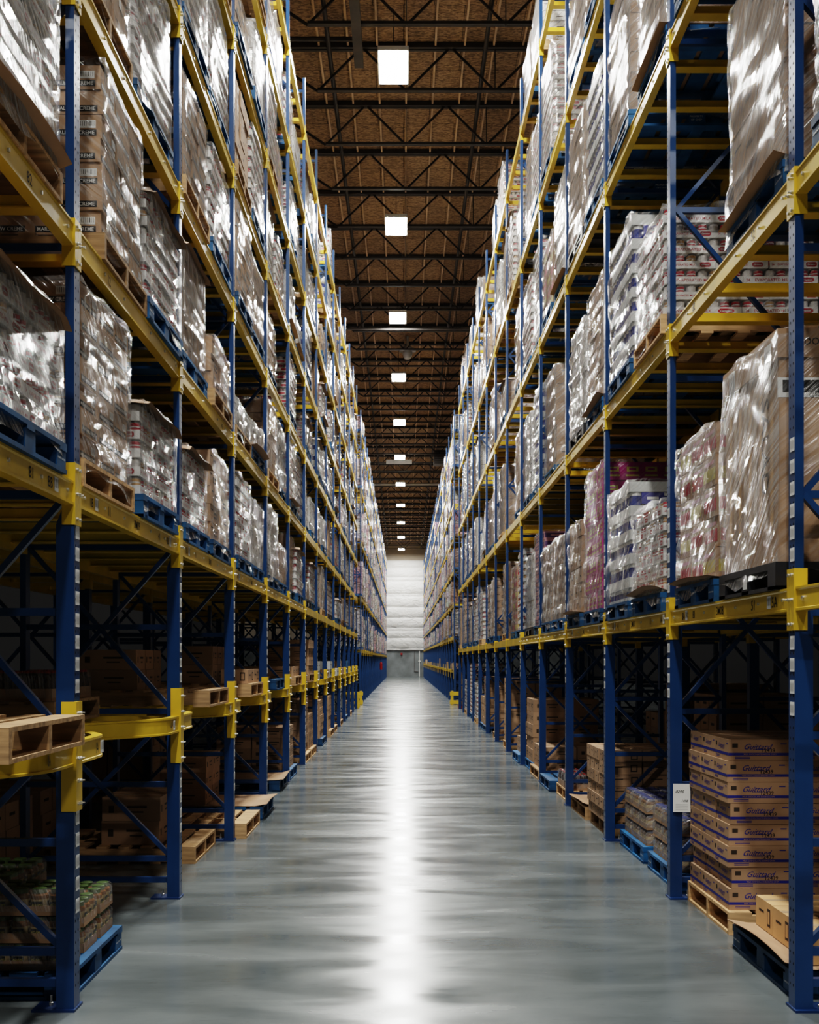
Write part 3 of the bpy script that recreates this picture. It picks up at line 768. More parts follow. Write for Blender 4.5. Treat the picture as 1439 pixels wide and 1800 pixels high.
# ------------------------------------------------------------------ pallets
PH = .14
def pallet_blue():
    m = MB(); c = 'blue_wood'
    for x in (0, .51, 1.06):
        for y in (-.5, -.07, .36): m.box(x + .004, x + .136, y + .004, y + .136, .02, .102, c)
    for k in range(7): a = k * .1757; m.box(a, a + .135, -.5, .5, .118, .14, c)
    for y in (-.5, -.05, .4): m.box(0, 1.2, y, y + .1, .102, .118, c)
    for x in (0, .55, 1.1): m.box(x, x + .1, -.5, .5, 0, .02, c)
    for y in (-.5, .4): m.box(0, 1.2, y, y + .1, .0005, .0195, c)
    for y in (-.43, .43): m.text('PROPERTY OF CHEP', (.003, y, .062), NY, UPZ, .11, 'label_white')
    m.text('PROPERTY', (.57, -.4965, .078), PX_, UPZ, .11, 'label_white'); m.text('OF CHEP', (.57, -.4965, .05), PX_, UPZ, .09, 'label_white')
    m.text('PROPERTY', (.57, .4965, .078), NX, UPZ, .11, 'label_white'); m.text('OF CHEP', (.57, .4965, .05), NX, UPZ, .09, 'label_white')
    return m.mesh('pallet')
def pallet_wood():
    m = MB(); c = 'wood'
    for y in (-.5, -.019, .462): m.box(0, 1.2, y, y + .038, .018, .12, c)
    for k in range(7): a = k * .1833; m.box(a, a + (.14 if k in (0, 6) else .09), -.5, .5, .1205, .14, c)
    for a in (0, .29, .555, .82, 1.06): m.box(a, a + .14 if a in (0, 1.06) else a + .09, -.5, .5, 0, .0175, c)
    return m.mesh('pallet')
def pallet_black():
    m = MB(); c = 'black_plastic'
    for x in (0, .52, 1.08):
        for y in (-.5, -.06, .38): m.box(x, x + .12, y, y + .12, .02, .105, c)
    m.box(0, 1.2, -.5, .5, .105, .14, c)
    for y in (-.5, -.06, .38): m.box(0, 1.2, y, y + .12, 0, .02, c)
    for x in (0, 1.1): m.box(x, x + .1, -.5, .5, .0005, .0195, c)
    m.rect((-.001, 0, .06), NY, UPZ, .07, .06, 'label_white')
    return m.mesh('pallet')
PAL = {'blue': pallet_blue(), 'wood': pallet_wood(), 'black': pallet_black()}

# ------------------------------------------------------------------ goods (local: x 0..1.15 away from aisle, y -.48..+.48, z 0 up)
LX, LYH = 1.14, .47
def perim_cells(nx, ny):
    for i in range(nx):
        for j in range(ny):
            if i in (0, nx - 1) or j in (0, ny - 1): yield i, j
def goods_milk(n, hi, seed=1):
    m = MB(); rr = random.Random(seed); ph = .112; th = .055
    m.box(.08, LX - .08, -LYH + .08, LYH - .08, 0, n * ph - .02, 'can_white')
    cd = .078; nxc = int(LX / cd); nyc = int(2 * LYH / cd)
    for l in range(n):
        z = l * ph; odd = l % 2
        tx = 3 if odd else 2; ty = 2 if odd else 3
        for i in range(tx):
            for j in range(ty):
                if not (i in (0, tx - 1) or j in (0, ty - 1)): continue
                x0 = LX * i / tx; x1 = LX * (i + 1) / tx - .004; y0 = -LYH + 2 * LYH * j / ty; y1 = -LYH + 2 * LYH * (j + 1) / ty - .004
                q = rr.uniform(-.006, .006); x0 += q; x1 += q
                m.box(x0, x1, y0, y1, z, z + th, 'white_card')
                def face(c, u, w):
                    m.rect(Vector(c) + Vector(u) * (w * .30), u, UPZ, w * .17, .034, 'red_print')
                    m.rect(Vector(c) + Vector(u) * (w * .30), u, UPZ, w * .21, .020, 'red_print')
                    if hi:
                        nrm = Vector(u).cross(Vector(UPZ)) * .001
                        m.text('Carnation', Vector(c) + Vector(u) * (w * .30) + nrm, u, UPZ, w * .15, 'label_white', .3)
                        m.text('EVAPORATED MILK', Vector(c) - Vector(u) * (w * .12), u, UPZ, w * .46, 'red_print')
                        m.text('24', Vector(c) - Vector(u) * (w * .44), u, UPZ, w * .05, 'red_print')
                    elif rr.random() < .7: m.rect(Vector(c) - Vector(u) * (w * .15), u, UPZ, w * .4, .010, 'red_print')
                    if rr.random() < .3: m.barcode(Vector(c) + Vector(u) * (w * .08), u, UPZ, .05, .04, n=6)
                if j == 0: face(((x0 + x1) / 2, y0 - .001, z + th / 2), PX_, x1 - x0)
                if j == ty - 1: face(((x0 + x1) / 2, y1 + .001, z + th / 2), NX, x1 - x0)
                if i == 0: face((x0 - .001, (y0 + y1) / 2, z + th / 2), NY, y1 - y0)
        seg = 10 if hi else 6
        def can(x, y):
            c = rr.choice(('can_white', 'can_white', 'can_red', 'can_tan', 'can_red'))
            m.lathe((x, y, z + th * .4), [(.034, 0, c), (.034, .048, 'can_white'), (.034, .056, c), (.034, .074, 'bolt_steel'), (.035, .079, 'bolt_steel'), (.031, .080, 'bolt_steel')], seg, c)
        for a in range(nxc):
            x = (a + .5) * LX / nxc
            can(x, -LYH + .040); can(x, LYH - .044)
            if l == n - 1:
                for b_ in range(1, nyc - 1): can(x, -LYH + (b_ + .5) * 2 * LYH / nyc)
        for b_ in range(1, nyc - 1):
            y = -LYH + (b_ + .5) * 2 * LYH / nyc; can(.040, y)
    return m, n * ph + .01
def goods_cartons(n, h, nx, ny, style, seed=1, hi=False, mat='kraft'):
    m = MB(); rr = random.Random(seed)
    m.box(.1, LX - .1, -LYH + .1, LYH - .1, 0, n * h - .02, mat)
    for l in range(n):
        a, b_ = (nx, ny) if l % 2 == 0 else (max(1, nx), max(1, ny))
        off = 0 if l % 2 == 0 else rr.uniform(-.012, .012)
        for i, j in perim_cells(a, b_):
            jx, jy = rr.uniform(-.008, .008), rr.uniform(-.008, .008)
            x0 = LX * i / a + jx; x1 = LX * (i + 1) / a - .006 + jx; y0 = -LYH + 2 * LYH * j / b_ + jy + off; y1 = -LYH + 2 * LYH * (j + 1) / b_ - .006 + jy + off
            z0, z1 = l * h, l * h + h - .004
            m.box(x0, x1, y0, y1, z0, z1, mat)
            faces = []
            if i == 0: faces.append(((x0 - .001, (y0 + y1) / 2, (z0 + z1) / 2), NY, y1 - y0))
            if j == 0: faces.append((((x0 + x1) / 2, y0 - .001, (z0 + z1) / 2), PX_, x1 - x0))
            if j == b_ - 1: faces.append((((x0 + x1) / 2, y1 + .001, (z0 + z1) / 2), NX, x1 - x0))
            for (c, u, w) in faces:
                c = Vector(c); u = Vector(u); up = Vector(UPZ); nrm = u.cross(up) * .0008
                if style == 'creme':
                    m.rect(c - up * h * .25 , u, up, w * .86, h * .26, 'black_print')
                    if hi: m.text('MARSHMALLOW CREME', c - up * h * .25 + nrm, u, up, w * .80, 'label_white', hmax=h * .16)
                    if (l + i) % 2 == 0: m.barcode(c + up * h * .10 + u * w * .30 + nrm, u, up, w * .24, h * .32, n=8)
                elif style == 'plain':
                    if rr.random() < .8: m.rect(c + u * w * .2 - up * h * .1, u, up, w * .25, h * .10, 'kraft_print')
                    if rr.random() < .5: m.rect(c - u * w * .25 + up * h * .15, u, up, w * .3, h * .05, 'kraft_print')
                    if rr.random() < .25: m.barcode(c + u * w * .1 + up * h * .1 + nrm, u, up, .06, h * .3, n=6)
                    m.rect(c + nrm * .2, u, up, .045, h - .006, 'kraft_tape') if rr.random() < .3 else None
                elif style == 'stamp':
                    m.rect(c + u * w * .05, u, up, w * .34, h * .34, 'kraft_print'); m.rect(c + u * w * .05 - up * h * .02 + nrm, u, up, w * .26, h * .1, 'kraft')
                    m.rect(c - u * w * .3 + up * h * .25, u, up, w * .2, h * .08, 'kraft_print')
                elif style == 'magenta':
                    for s_ in (-.25, .25):
                        m.rect(c + u * w * s_ + up * h * .1, u, up, w * .30, h * .26, 'gold_print'); m.rect(c + u * w * s_ - up * h * .24, u, up, w * .34, h * .10, 'gold_print')
                        m.rect(c + u * w * s_ + up * h * .1 + nrm, u, up, w * .18, h * .10, 'magenta_card')
                elif style == 'snack':
                    m.rect(c - up * h * .1, u, up, w * .9, h * .4, 'red_print' if (i + l + j) % 3 else 'gold_print'); m.rect(c + up * h * .28, u, up, w * .7, h * .12, 'pink_card')
                elif style == 'purple':
                    m.rect(c, u, up, w * .96, h * .55, 'purple_card'); m.rect(c + nrm, u, up, w * .5, h * .2, 'pink_card')
    return m, n * h
def goods_trays(n, seed=1, hi=True):
    m = MB(); rr = random.Random(seed); ph = .2; th = .088
    m.box(.13, LX - .13, -LYH + .13, LYH - .13, 0, n * ph - .02, 'grey_tray')
    for l in range(n):
        z = l * ph
        for i, j in perim_cells(3, 2):
            q = rr.uniform(-.006, .006)
            x0 = LX * i / 3 + q; x1 = LX * (i + 1) / 3 - .004 + q; y0 = -LYH + LYH * j; y1 = y0 + LYH - .004
            m.box(x0, x1, y0, y1, z + ph - th, z + ph - .003, 'grey_tray')
            if l == 0: m.box(x0, x1, y0, y1, z, z + .03, 'grey_tray')
        d = .11
        def jar(x, y):
            m.lathe((x, y, z - .0), [(.050, .0, 'jar_blue'), (.050, .035, 'jar_blue'), (.050, .08, 'label_white'), (.046, .11, 'jar_blue'), (.04, .118)], 8, 'jar_blue', top=False)
        nx_ = int(LX / d)
        for a in range(nx_):
            for y in (-LYH + .055, LYH - .06): jar((a + .5) * LX / nx_, y)
        for b_ in range(1, 8): jar(.055, -LYH + (b_ + .5) * 2 * LYH / 8.5)
        for q in range(3):
            for (c, u) in (((LX * (q + .5) / 3, -LYH - .002, z + .058), PX_), ((LX * (q + .5) / 3, LYH - .002, z + .058), NX)):
                m.rect(c, u, UPZ, .19, .095, 'navy_print'); m.rect(Vector(c) + Vector(u).cross(Vector(UPZ)) * .001, u, UPZ, .10, .022, 'label_white')
    return m, n * ph
def goods_bigbox():
    m = MB(); h = 1.17
    m.box(0, LX, -LYH, LYH, 0, h, 'kraft'); m.box(-.012, LX + .012, -LYH - .012, LYH + .012, h - .14, h + .006, 'kraft')
    for s, u in ((-1, PX_), (1, NX)):
        y = s * (LYH + .0135); y2 = s * (LYH + .0015)
        m.text('DO', (.160, y, h - .06), u, UPZ, .075, 'black_print'); m.barcode((.17, y2, h - .29), u, UPZ, .36, .10, n=24)
        m.text('@50CT97', (.21, y2 + s * .0012, h - .328), u, UPZ, .12, 'black_print')
    m.barcode((-.0135, .30, h - .12), NY, UPZ, .11, .20, n=10); m.barcode((-.0135, -.33, h - .16), NY, UPZ, .11, .24, n=10)
    m.text('SALAD', (-.0015, -.25, .62), Vector((0, 0, -1)), Vector(NY), .5, 'kraft_print')
    for k in range(9):
        y = -.36 + k * .09; m.rect((-.0012, y, .55), NY, UPZ, .05, .72, 'kraft_tape' if k % 2 else 'tan_box')
    return m, h
GOODS = {}
def goods(key):
    if key in GOODS: return GOODS[key]
    k = key[0]; n = key[1]; hi = key[2]; sd = key[3]
    if k == 'milk': m, h = goods_milk(n, hi, sd)
    elif k == 'creme': m, h = goods_cartons(n, .128, 3, 3, 'creme', sd, hi)
    elif k == 'brown': m, h = goods_cartons(n, .165, 3, 3, 'plain', sd, hi)
    elif k == 'brownbig': m, h = goods_cartons(n, .26, 2, 2, 'plain', sd, hi)
    elif k == 'stamp': m, h = goods_cartons(n, .15, 3, 2, 'stamp', sd, hi)
    elif k == 'magenta': m, h = goods_cartons(n, .175, 3, 3, 'magenta', sd, hi, 'magenta_card')
    elif k == 'snack': m, h = goods_cartons(n, .19, 3, 3, 'snack', sd, hi, 'kraft')
    elif k == 'purple': m, h = goods_cartons(n, .12, 3, 2, 'purple', sd, hi, 'pink_card')
    elif k == 'grey': m, h = goods_cartons(n, .14, 3, 3, 'plain', sd, hi, 'white_card')
    elif k == 'trays': m, h = goods_trays(n, sd)
    elif k == 'bigbox': m, h = goods_bigbox()
    GOODS[key] = (m.mesh('carton_stack'), h); return GOODS[key]
PITCH = {'milk': .112, 'creme': .128, 'brown': .165, 'brownbig': .26, 'stamp': .15, 'magenta': .175, 'snack': .19, 'purple': .12, 'grey': .14, 'trays': .2, 'bigbox': 1.17}
WRAPS = {}
def wrap_mesh(h, seed, film, pitch, side='right'):
    key = (round(h, 2), seed, film, side)
    if key in WRAPS: return WRAPS[key]
    rr = random.Random(seed * 31 + int(h * 100)); me = bpy.data.meshes.new('stretch_wrap')
    nx, ny, nz = 14, 12, max(8, int(h / .045))
    z0, z1 = -.07, h + .012
    per = []; g = .016
    xa, xb, ya, yb = -g, LX + g, -LYH - g, LYH + g
    for i in range(ny): per.append((xa, yb + (ya - yb) * i / ny, -1, 0))
    for i in range(nx): per.append((xa + (xb - xa) * i / nx, ya, 0, -1))
    for i in range(ny): per.append((xb, ya + (yb - ya) * i / ny, 1, 0))
    for i in range(nx): per.append((xb + (xa - xb) * i / nx, yb, 0, 1))
    n = len(per); cum = [0]
    for i in range(n): a, b_ = per[i], per[(i + 1) % n]; cum.append(cum[-1] + math.hypot(a[0] - b_[0], a[1] - b_[1]))
    V, Fc, UV = [], [], []
    ph = [rr.uniform(0, 6.28) for _ in range(12)]; lean = rr.uniform(-.012, .012)
    rowj = [rr.uniform(-.010, .010) for _ in range(60)]
    ramp = rr.uniform(0, .05)
    for j in range(nz + 1):
        t = j / nz; z = z0 + (z1 - z0) * t
        row = int(max(0, z) / pitch); fr = (max(0, z) / pitch) % 1
        for i in range(n):
            x, y, dx, dy = per[i]; s = cum[i]
            d = rowj[row % 60] + .012 * math.sin(PI * fr) + .005 * math.sin(6 * s + 5 * z + ph[0]) + .003 * math.sin(13 * s - 9 * z + ph[1]) + .0015 * math.sin(31 * s + 23 * z + ph[2])
            if d < -.010: d = -.010
            if dx == 0: x += lean * t
            else: y += 0
            zz = z
            if j == nz: zz = z + .012 * math.sin(6 * s + ph[3]) + .01 * math.sin(15 * s + ph[4])
            if j == 0: zz = z + .03 * math.sin(5 * s + ph[5]) + .015 * math.sin(13 * s + ph[6]); d += .012
            V.append((x + dx * d + (0 if dx else 0), y + dy * d, zz))
    for j in range(nz):
        for i in range(n):
            i2 = (i + 1) % n; Fc.append((j * n + i, j * n + i2, (j + 1) * n + i2, (j + 1) * n + i))
            za, zb = (z1 - z0) * j / nz, (z1 - z0) * (j + 1) / nz
            UV += [(cum[i], za), (cum[i + 1], za), (cum[i + 1], zb), (cum[i], zb)]
    # film folded a hand's width over the top edge
    b0 = nz * n
    for i in range(n):
        x, y, dx, dy = per[i]; V.append((x + (LX / 2 - x) * .14, y * .86, z1 + .004 + .006 * math.sin(11 * cum[i] + ph[7])))
    b1 = len(V) - n
    for i in range(n):
        i2 = (i + 1) % n; Fc.append((b0 + i, b0 + i2, b1 + i2, b1 + i)); q = z1 - z0
        UV += [(cum[i], q), (cum[i + 1], q), (cum[i + 1], q + .1), (cum[i], q + .1)]
    me.from_pydata(V, [], Fc); ul = me.uv_layers.new(name='film')
    ul.data.foreach_set('uv', [c for p in UV for c in p]); sx_ = '' if side == 'right' else '_turned'
    me.materials.append(MATS[film + sx_]); me.materials.append(MATS[('film_thin_grey' if film == 'film_grey' else 'film_thin') + sx_])
    per_mat = [0 if per[i][0] == xa and per[(i + 1) % n][0] == xa else 1 for i in range(n)]
    me.polygons.foreach_set('material_index', per_mat * (nz + 1)); smooth(me)
    WRAPS[key] = me; return me
def sheet_mesh(kind, seed):
    rr = random.Random(seed); m = MB(); n = 12; i0 = m.mi('kraft')
    lift = rr.uniform(.03, .06)
    for top in (1, 0):
        for a in range(n + 1):
            for b_ in range(n + 1):
                x = -.025 + (LX + .065) * a / n; y = -LYH - .03 + (2 * LYH + .06) * b_ / n; z = 0
                ex = max(0, .10 - (x + .025)) / .10
                ey = max(0, .08 - (y + LYH + .03), .08 - (LYH + .03 - y)) / .08
                if kind == 'cap': z = -.05 * ex * ex * (.6 + .4 * math.sin(7 * y + seed)) - .03 * ey * ey + .012 * math.sin(5 * y + seed) * (1 - x)
                else: z = .003 + lift * ex * ex * (.65 + .35 * math.sin(4 * y + seed)); x -= .02 * ex * ex
                m.v.append((x, y, z + (.004 if top else 0)))
    k = (n + 1) * (n + 1)
    for a in range(n):
        for b_ in range(n):
            q = a * (n + 1) + b_; m.f.append((q, q + n + 1, q + n + 2, q + 1)); m.m.append(i0)
            q += k; m.f.append((q, q + 1, q + n + 2, q + n + 1)); m.m.append(i0)
    return smooth(m.mesh('cardboard_sheet'))
SH = {(k, s): sheet_mesh(k, s) for k in ('cap', 'slip') for s in (1, 2, 3)}
LOOK = {'milk': 'red and white canned milk under film', 'creme': 'tan cartons with black bands under film', 'brown': 'film-wrapped plain brown cartons',
        'brownbig': 'film-wrapped large brown cartons', 'stamp': 'film-wrapped brown cartons with dark stamps', 'magenta': 'magenta cartons under film', 'snack': 'red printed cartons under film',
        'purple': 'purple and pink cartons under film', 'grey': 'heavily wrapped grey-white load', 'trays': 'pale trays of blue jars under film', 'bigbox': 'tall brown bulk box under shiny film'}
FILM = {'milk': 'film_clear', 'creme': 'film_clear', 'brown': 'film_tan', 'brownbig': 'film_grey', 'stamp': 'film_clear', 'magenta': 'film_clear', 'snack': 'film_clear', 'purple': 'film_clear', 'grey': 'film_grey', 'trays': 'film_clear', 'bigbox': 'film_clear'}
COUNT = {'load': 0}
SLOT = (.10 + .60, .10 + 1.76)
def load(side, bay, slot, lev, z, kind, n, pal='blue', hi=False, cap=False, slip=False, wrap=True, seed=None, back=False, y0=None, film=None, jit=True, place=None, dy=0):
    sx = side_x(side); sg = 1 if side == 'right' else -1
    seed = seed or (1 + (bay * 3 + slot * 5 + lev) % 3)
    y0 = Y1 + BAY * (bay - 1) if y0 is None else y0
    yc = y0 + CW + SLOT[slot] - .1 + (R.uniform(-.05, .05) if jit and not dy else 0) + dy
    off = (DEPTH + BACK_GAP - .03) if back else 0
    x = sx + sg * ((R.uniform(-.03, .01) if bay < 4 else R.uniform(-.01, .06)) + off)
    half = 'nearer' if slot == 0 else 'farther'
    if back: lab = f'{LOOK[kind]}, {side} back row, {ordn(lev)} shelf, {ordn(bay + 1)} bay, {half}'
    else: lab = f'{LOOK[kind]}, {side} rack, {ordn(lev)} shelf, {ordn(bay + 1)} bay, {half} half'
    if place: lab = place
    t = thing('pallet_load', (x, yc, z + .001), side_rz(side) + (R.uniform(-.012, .012) if jit else 0), lab, 'pallet load', f'goods on pallets, {side} rack' + (' back row' if back else ''))
    put('pallet', PAL[pal], t, (0, 0, 0))
    g, h = goods((kind, n, hi, seed))
    zz = PH + .002
    if slip: put('cardboard_sheet', SH[('slip', seed)], t, (0, 0, zz)); zz += .008
    put('carton_stack', g, t, (.03, 0, zz))
    if wrap:
        put('stretch_wrap', wrap_mesh(h, seed, film or FILM[kind], max(PITCH[kind], .1), side), t, (.03, 0, zz))
    if cap: put('cardboard_sheet', SH[('cap', seed)], t, (.0, 0, zz + h + .012))
    COUNT['load'] += 1
    return t
TABLE = {
    # left rack: (bay, slot, level)
    ('left', 0, 1, 1): dict(kind='milk', n=5, pal='blue', hi=True, cap=True), ('left', 0, 1, 2): dict(kind='milk', n=8, pal='wood', hi=True, slip=True, film='film_grey'),
    ('left', 1, 0, 1): dict(kind='creme', n=7, pal='wood', hi=True), ('left', 1, 1, 1): dict(kind='milk', n=5, pal='blue', hi=True, cap=True),
    ('left', 1, 0, 2): dict(kind='creme', n=7, pal='wood', hi=True, dy=.30, film='film_clear'), ('left', 1, 1, 2): dict(kind='milk', n=6, pal='blue', hi=True, cap=True, dy=.16),
    ('left', 1, 0, 3): dict(kind='brown', n=5, pal='wood', hi=True), ('left', 1, 1, 3): dict(kind='milk', n=8, pal='blue', film='film_grey'),
    ('left', 2, 0, 1): dict(kind='milk', n=5, pal='blue', hi=True, cap=True), ('left', 2, 1, 1): dict(kind='stamp', n=5, pal='blue', hi=True),
    ('left', 2, 0, 2): dict(kind='brown', n=5, pal='blue', cap=True, film='film_grey'), ('left', 2, 1, 2): dict(kind='stamp', n=3, pal='wood', hi=True),
    ('left', 2, 0, 3): dict(kind='creme', n=6, pal='wood'), ('left', 2, 1, 3): dict(kind='milk', n=7, pal='blue'),
    ('left', 2, 0, 4): dict(kind='milk', n=8, pal='blue', film='film_grey', cap=True), ('left', 2, 1, 4): dict(kind='milk', n=8, pal='blue', film='film_grey'),
    ('left', 3, 0, 1): dict(kind='milk', n=7, pal='blue'), ('left', 3, 1, 1): dict(kind='grey', n=5, pal='blue'),
    ('left', 3, 0, 2): dict(kind='grey', n=2, pal='wood'), ('left', 3, 1, 2): dict(kind='grey', n=2, pal='blue', slip=True),
    ('left', 3, 0, 3): dict(kind='creme', n=7, pal='blue'), ('left', 3, 1, 3): dict(kind='brownbig', n=3, pal='blue'),
    ('left', 3, 0, 4): dict(kind='brown', n=5, pal='wood', wrap=False), ('left', 3, 1, 4): dict(kind='milk', n=8, pal='blue'),
    ('left', 4, 0, 1): dict(kind='grey', n=6, pal='blue'), ('left', 4, 1, 1): dict(kind='brown', n=3, pal='blue'),
    ('left', 4, 0, 2): dict(kind='brown', n=5, pal='wood', film='film_clear'), ('left', 4, 1, 2): dict(kind='grey', n=6, pal='blue'),
    ('left', 5, 0, 1): dict(kind='brownbig', n=3, pal='blue', film='film_tan'), ('left', 5, 1, 1): dict(kind='milk', n=6, pal='blue', cap=True),
    ('left', 5, 0, 2): dict(kind='milk', n=8, pal='blue', slip=True), ('left', 5, 1, 2): dict(kind='milk', n=8, pal='blue'),
    # right rack
    ('right', 0, 1, 1): None, ('right', 0, 1, 2): dict(kind='brown', n=6, pal='blue', film='film_grey'),
    ('right', 1, 0, 1): dict(kind='bigbox', n=1, pal='black', hi=True), ('right', 1, 1, 1): dict(kind='snack', n=5, pal='blue', slip=True, film='film_clear'),
    ('right', 1, 0, 2): dict(kind='brownbig', n=5, pal='blue', slip=True, film='film_grey'), ('right', 1, 1, 2): None,
    ('right', 2, 0, 1): dict(kind='milk', n=6, pal='blue', hi=True, slip=True), ('right', 2, 1, 1): dict(kind='trays', n=5, pal='blue', hi=True),
    ('right', 2, 0, 2): dict(kind='milk', n=7, pal='wood', hi=True), ('right', 2, 1, 2): dict(kind='trays', n=6, pal='blue', hi=True),
    ('right', 2, 0, 3): dict(kind='brown', n=8, pal='blue', slip=True, film='film_grey'), ('right', 2, 1, 3): dict(kind='brown', n=8, pal='blue', film='film_grey'),
    ('right', 3, 0, 1): dict(kind='magenta', n=8, pal='blue', hi=True), ('right', 3, 1, 1): dict(kind='brown', n=6, pal='blue', slip=True),
    ('right', 3, 0, 2): dict(kind='stamp', n=8, pal='blue', slip=True, hi=True), ('right', 3, 1, 2): dict(kind='grey', n=8, pal='black'),
    ('right', 3, 0, 3): dict(kind='trays', n=6, pal='blue'), ('right', 3, 1, 3): dict(kind='brown', n=8, pal='black', film='film_grey'),
    ('right', 4, 0, 1): dict(kind='brown', n=6, pal='blue', film='film_grey'), ('right', 4, 1, 1): dict(kind='brown', n=6, pal='blue', film='film_grey'),
    ('right', 4, 0, 2): None, ('right', 4, 1, 2): dict(kind='brownbig', n=5, pal='blue', film='film_grey'),
    ('right', 4, 0, 3): dict(kind='grey', n=9, pal='blue', slip=True), ('right', 4, 1, 3): dict(kind='snack', n=5, pal='blue'),
    ('right', 5, 0, 1): dict(kind='purple', n=11, pal='blue'), ('right', 5, 1, 1): dict(kind='grey', n=8, pal='black'),
    ('right', 6, 0, 1): dict(kind='milk', n=12, pal='blue', wrap=False), ('right', 6, 1, 1): dict(kind='snack', n=6, pal='blue'),
}
def rand_load(side, hmax):
    kind = R.choices(['milk', 'grey', 'brown', 'stamp', 'creme', 'brownbig', 'trays', 'snack'], [36, 20, 14, 6, 6, 7, 5, 3])[0]
    frac = R.uniform(.72, 1.0) if R.random() < .85 else R.uniform(.45, .7)
    n = max(1, int(frac * (hmax - PH - .02) / PITCH[kind]))
    return dict(kind=kind, n=n, pal=R.choices(['blue', 'wood', 'black'], [75, 20, 5])[0], cap=R.random() < .12, slip=R.random() < .08, film=R.choice([None, None, 'film_grey']))
for side, levs in (('left', LEV_A), ('right', LEV_B)):
    for bay in range(0, N1):
        y0 = Y1 + BAY * (bay - 1)
        if bay == N1: continue
        for li, z in enumerate(levs):
            hmax = (levs[li + 1] - z - .20) if li + 1 < len(levs) else (.95 if side == 'left' else 1.3)
            hmax = min(hmax, 1.65)
            for slot in (0, 1):
                yc = y0 + CW + SLOT[slot] - .1
                vis = any(in_view(side_x(side), yc + dy, z + dz, 60) for dy in (-.5, .5) for dz in (0, hmax))
                key = (side, bay, slot, li + 1)
                if not vis: continue
                if key in TABLE:
                    d = TABLE[key]
                    if d: load(side, bay, slot, li + 1, z, **d)
                    continue
                emp = .10 if li < len(levs) - 1 else (.85 if side == 'left' and bay < 8 else .5)
                if side == 'right' and li == len(levs) - 1: emp = .6 if bay < 4 else .35
                if R.random() < emp: continue
                load(side, bay, slot, li + 1, z, **rand_load(side, hmax))
# second-deep goods that show between the front ones
for (side, bay, slot, lev, kind, n, pal) in BACK_GOODS:
    levs = LEV_A if side == 'left' else LEV_B
    load(side, bay, slot, lev, levs[lev - 1], kind, n, pal, hi=(kind == 'milk'), wrap=kind not in ('milk',), back=True, seed=1)

# second rack run: goods merged into one far mass
def far_goods():
    V, Fc, T = [], [], []
    def bx(x0, x1, y0, y1, z0, z1, col):
        b = len(V); V.extend([(x0, y0, z0), (x1, y0, z0), (x1, y1, z0), (x0, y1, z0), (x0, y0, z1), (x1, y0, z1), (x1, y1, z1), (x0, y1, z1)])
        for f in ((0, 3, 2, 1), (4, 5, 6, 7), (0, 1, 5, 4), (1, 2, 6, 5), (2, 3, 7, 6), (3, 0, 4, 7)): Fc.append(tuple(b + q for q in f))
        T.extend([col] * 8)
    for side, levs in (('left', LEV_B), ('right', LEV_A)):
        sx = side_x(side); sg = 1 if side == 'right' else -1
        for bay in range(N2 - 1):
            for li, z in enumerate(levs):
                hmax = min(1.6, (levs[li + 1] - z - .2) if li + 1 < len(levs) else .7)
                for slot in (0, 1):
                    if R.random() < (.10 if li + 2 < len(levs) else .3 if li + 1 < len(levs) else .7) + (.5 if side == 'right' and bay > 5 and li > 3 else 0): continue
                    yc = Y2 + BAY * bay + CW + SLOT[slot] - .1 + R.uniform(-.04, .04); h = hmax * R.uniform(.7, 1)
                    c = R.choice([(.60, .57, .55), (.50, .43, .41), (.52, .44, .42), (.58, .56, .54), (.30, .20, .13), (.48, .28, .30)])
                    rc = R.uniform(-.05, .03); a, b_ = sorted((sx + sg * rc, sx + sg * 1.1)); n = max(3, int(h / .2))
                    bx(a, b_, yc - .5, yc + .5, z + .03, z + .13, R.choice([(.02, .12, .35), (.02, .12, .35), (.3, .2, .12)]))
                    for q in range(n):
                        j = R.uniform(-.015, .015)
                        bx(a + j, b_ + j, yc - .47 + j, yc + .47 + j, z + .13 + (h - .13) * q / n, z + .13 + (h - .13) * (q + 1) / n - .006, tuple(v * R.uniform(.85, 1.1) for v in c))
    me = bpy.data.meshes.new('distant_pallet_goods'); me.from_pydata(V, [], Fc)
    ca = me.color_attributes.new('tone', 'FLOAT_COLOR', 'POINT'); ca.data.foreach_set('color', [q for c in T for q in (*c, 1)])
    me.materials.append(MATS['far_goods']); o = put('distant_pallet_goods', me)
    tag(o, 'remaining wrapped pallet goods in both racks beyond the cross aisle', 'pallet load', None, 'stuff')
far_goods()

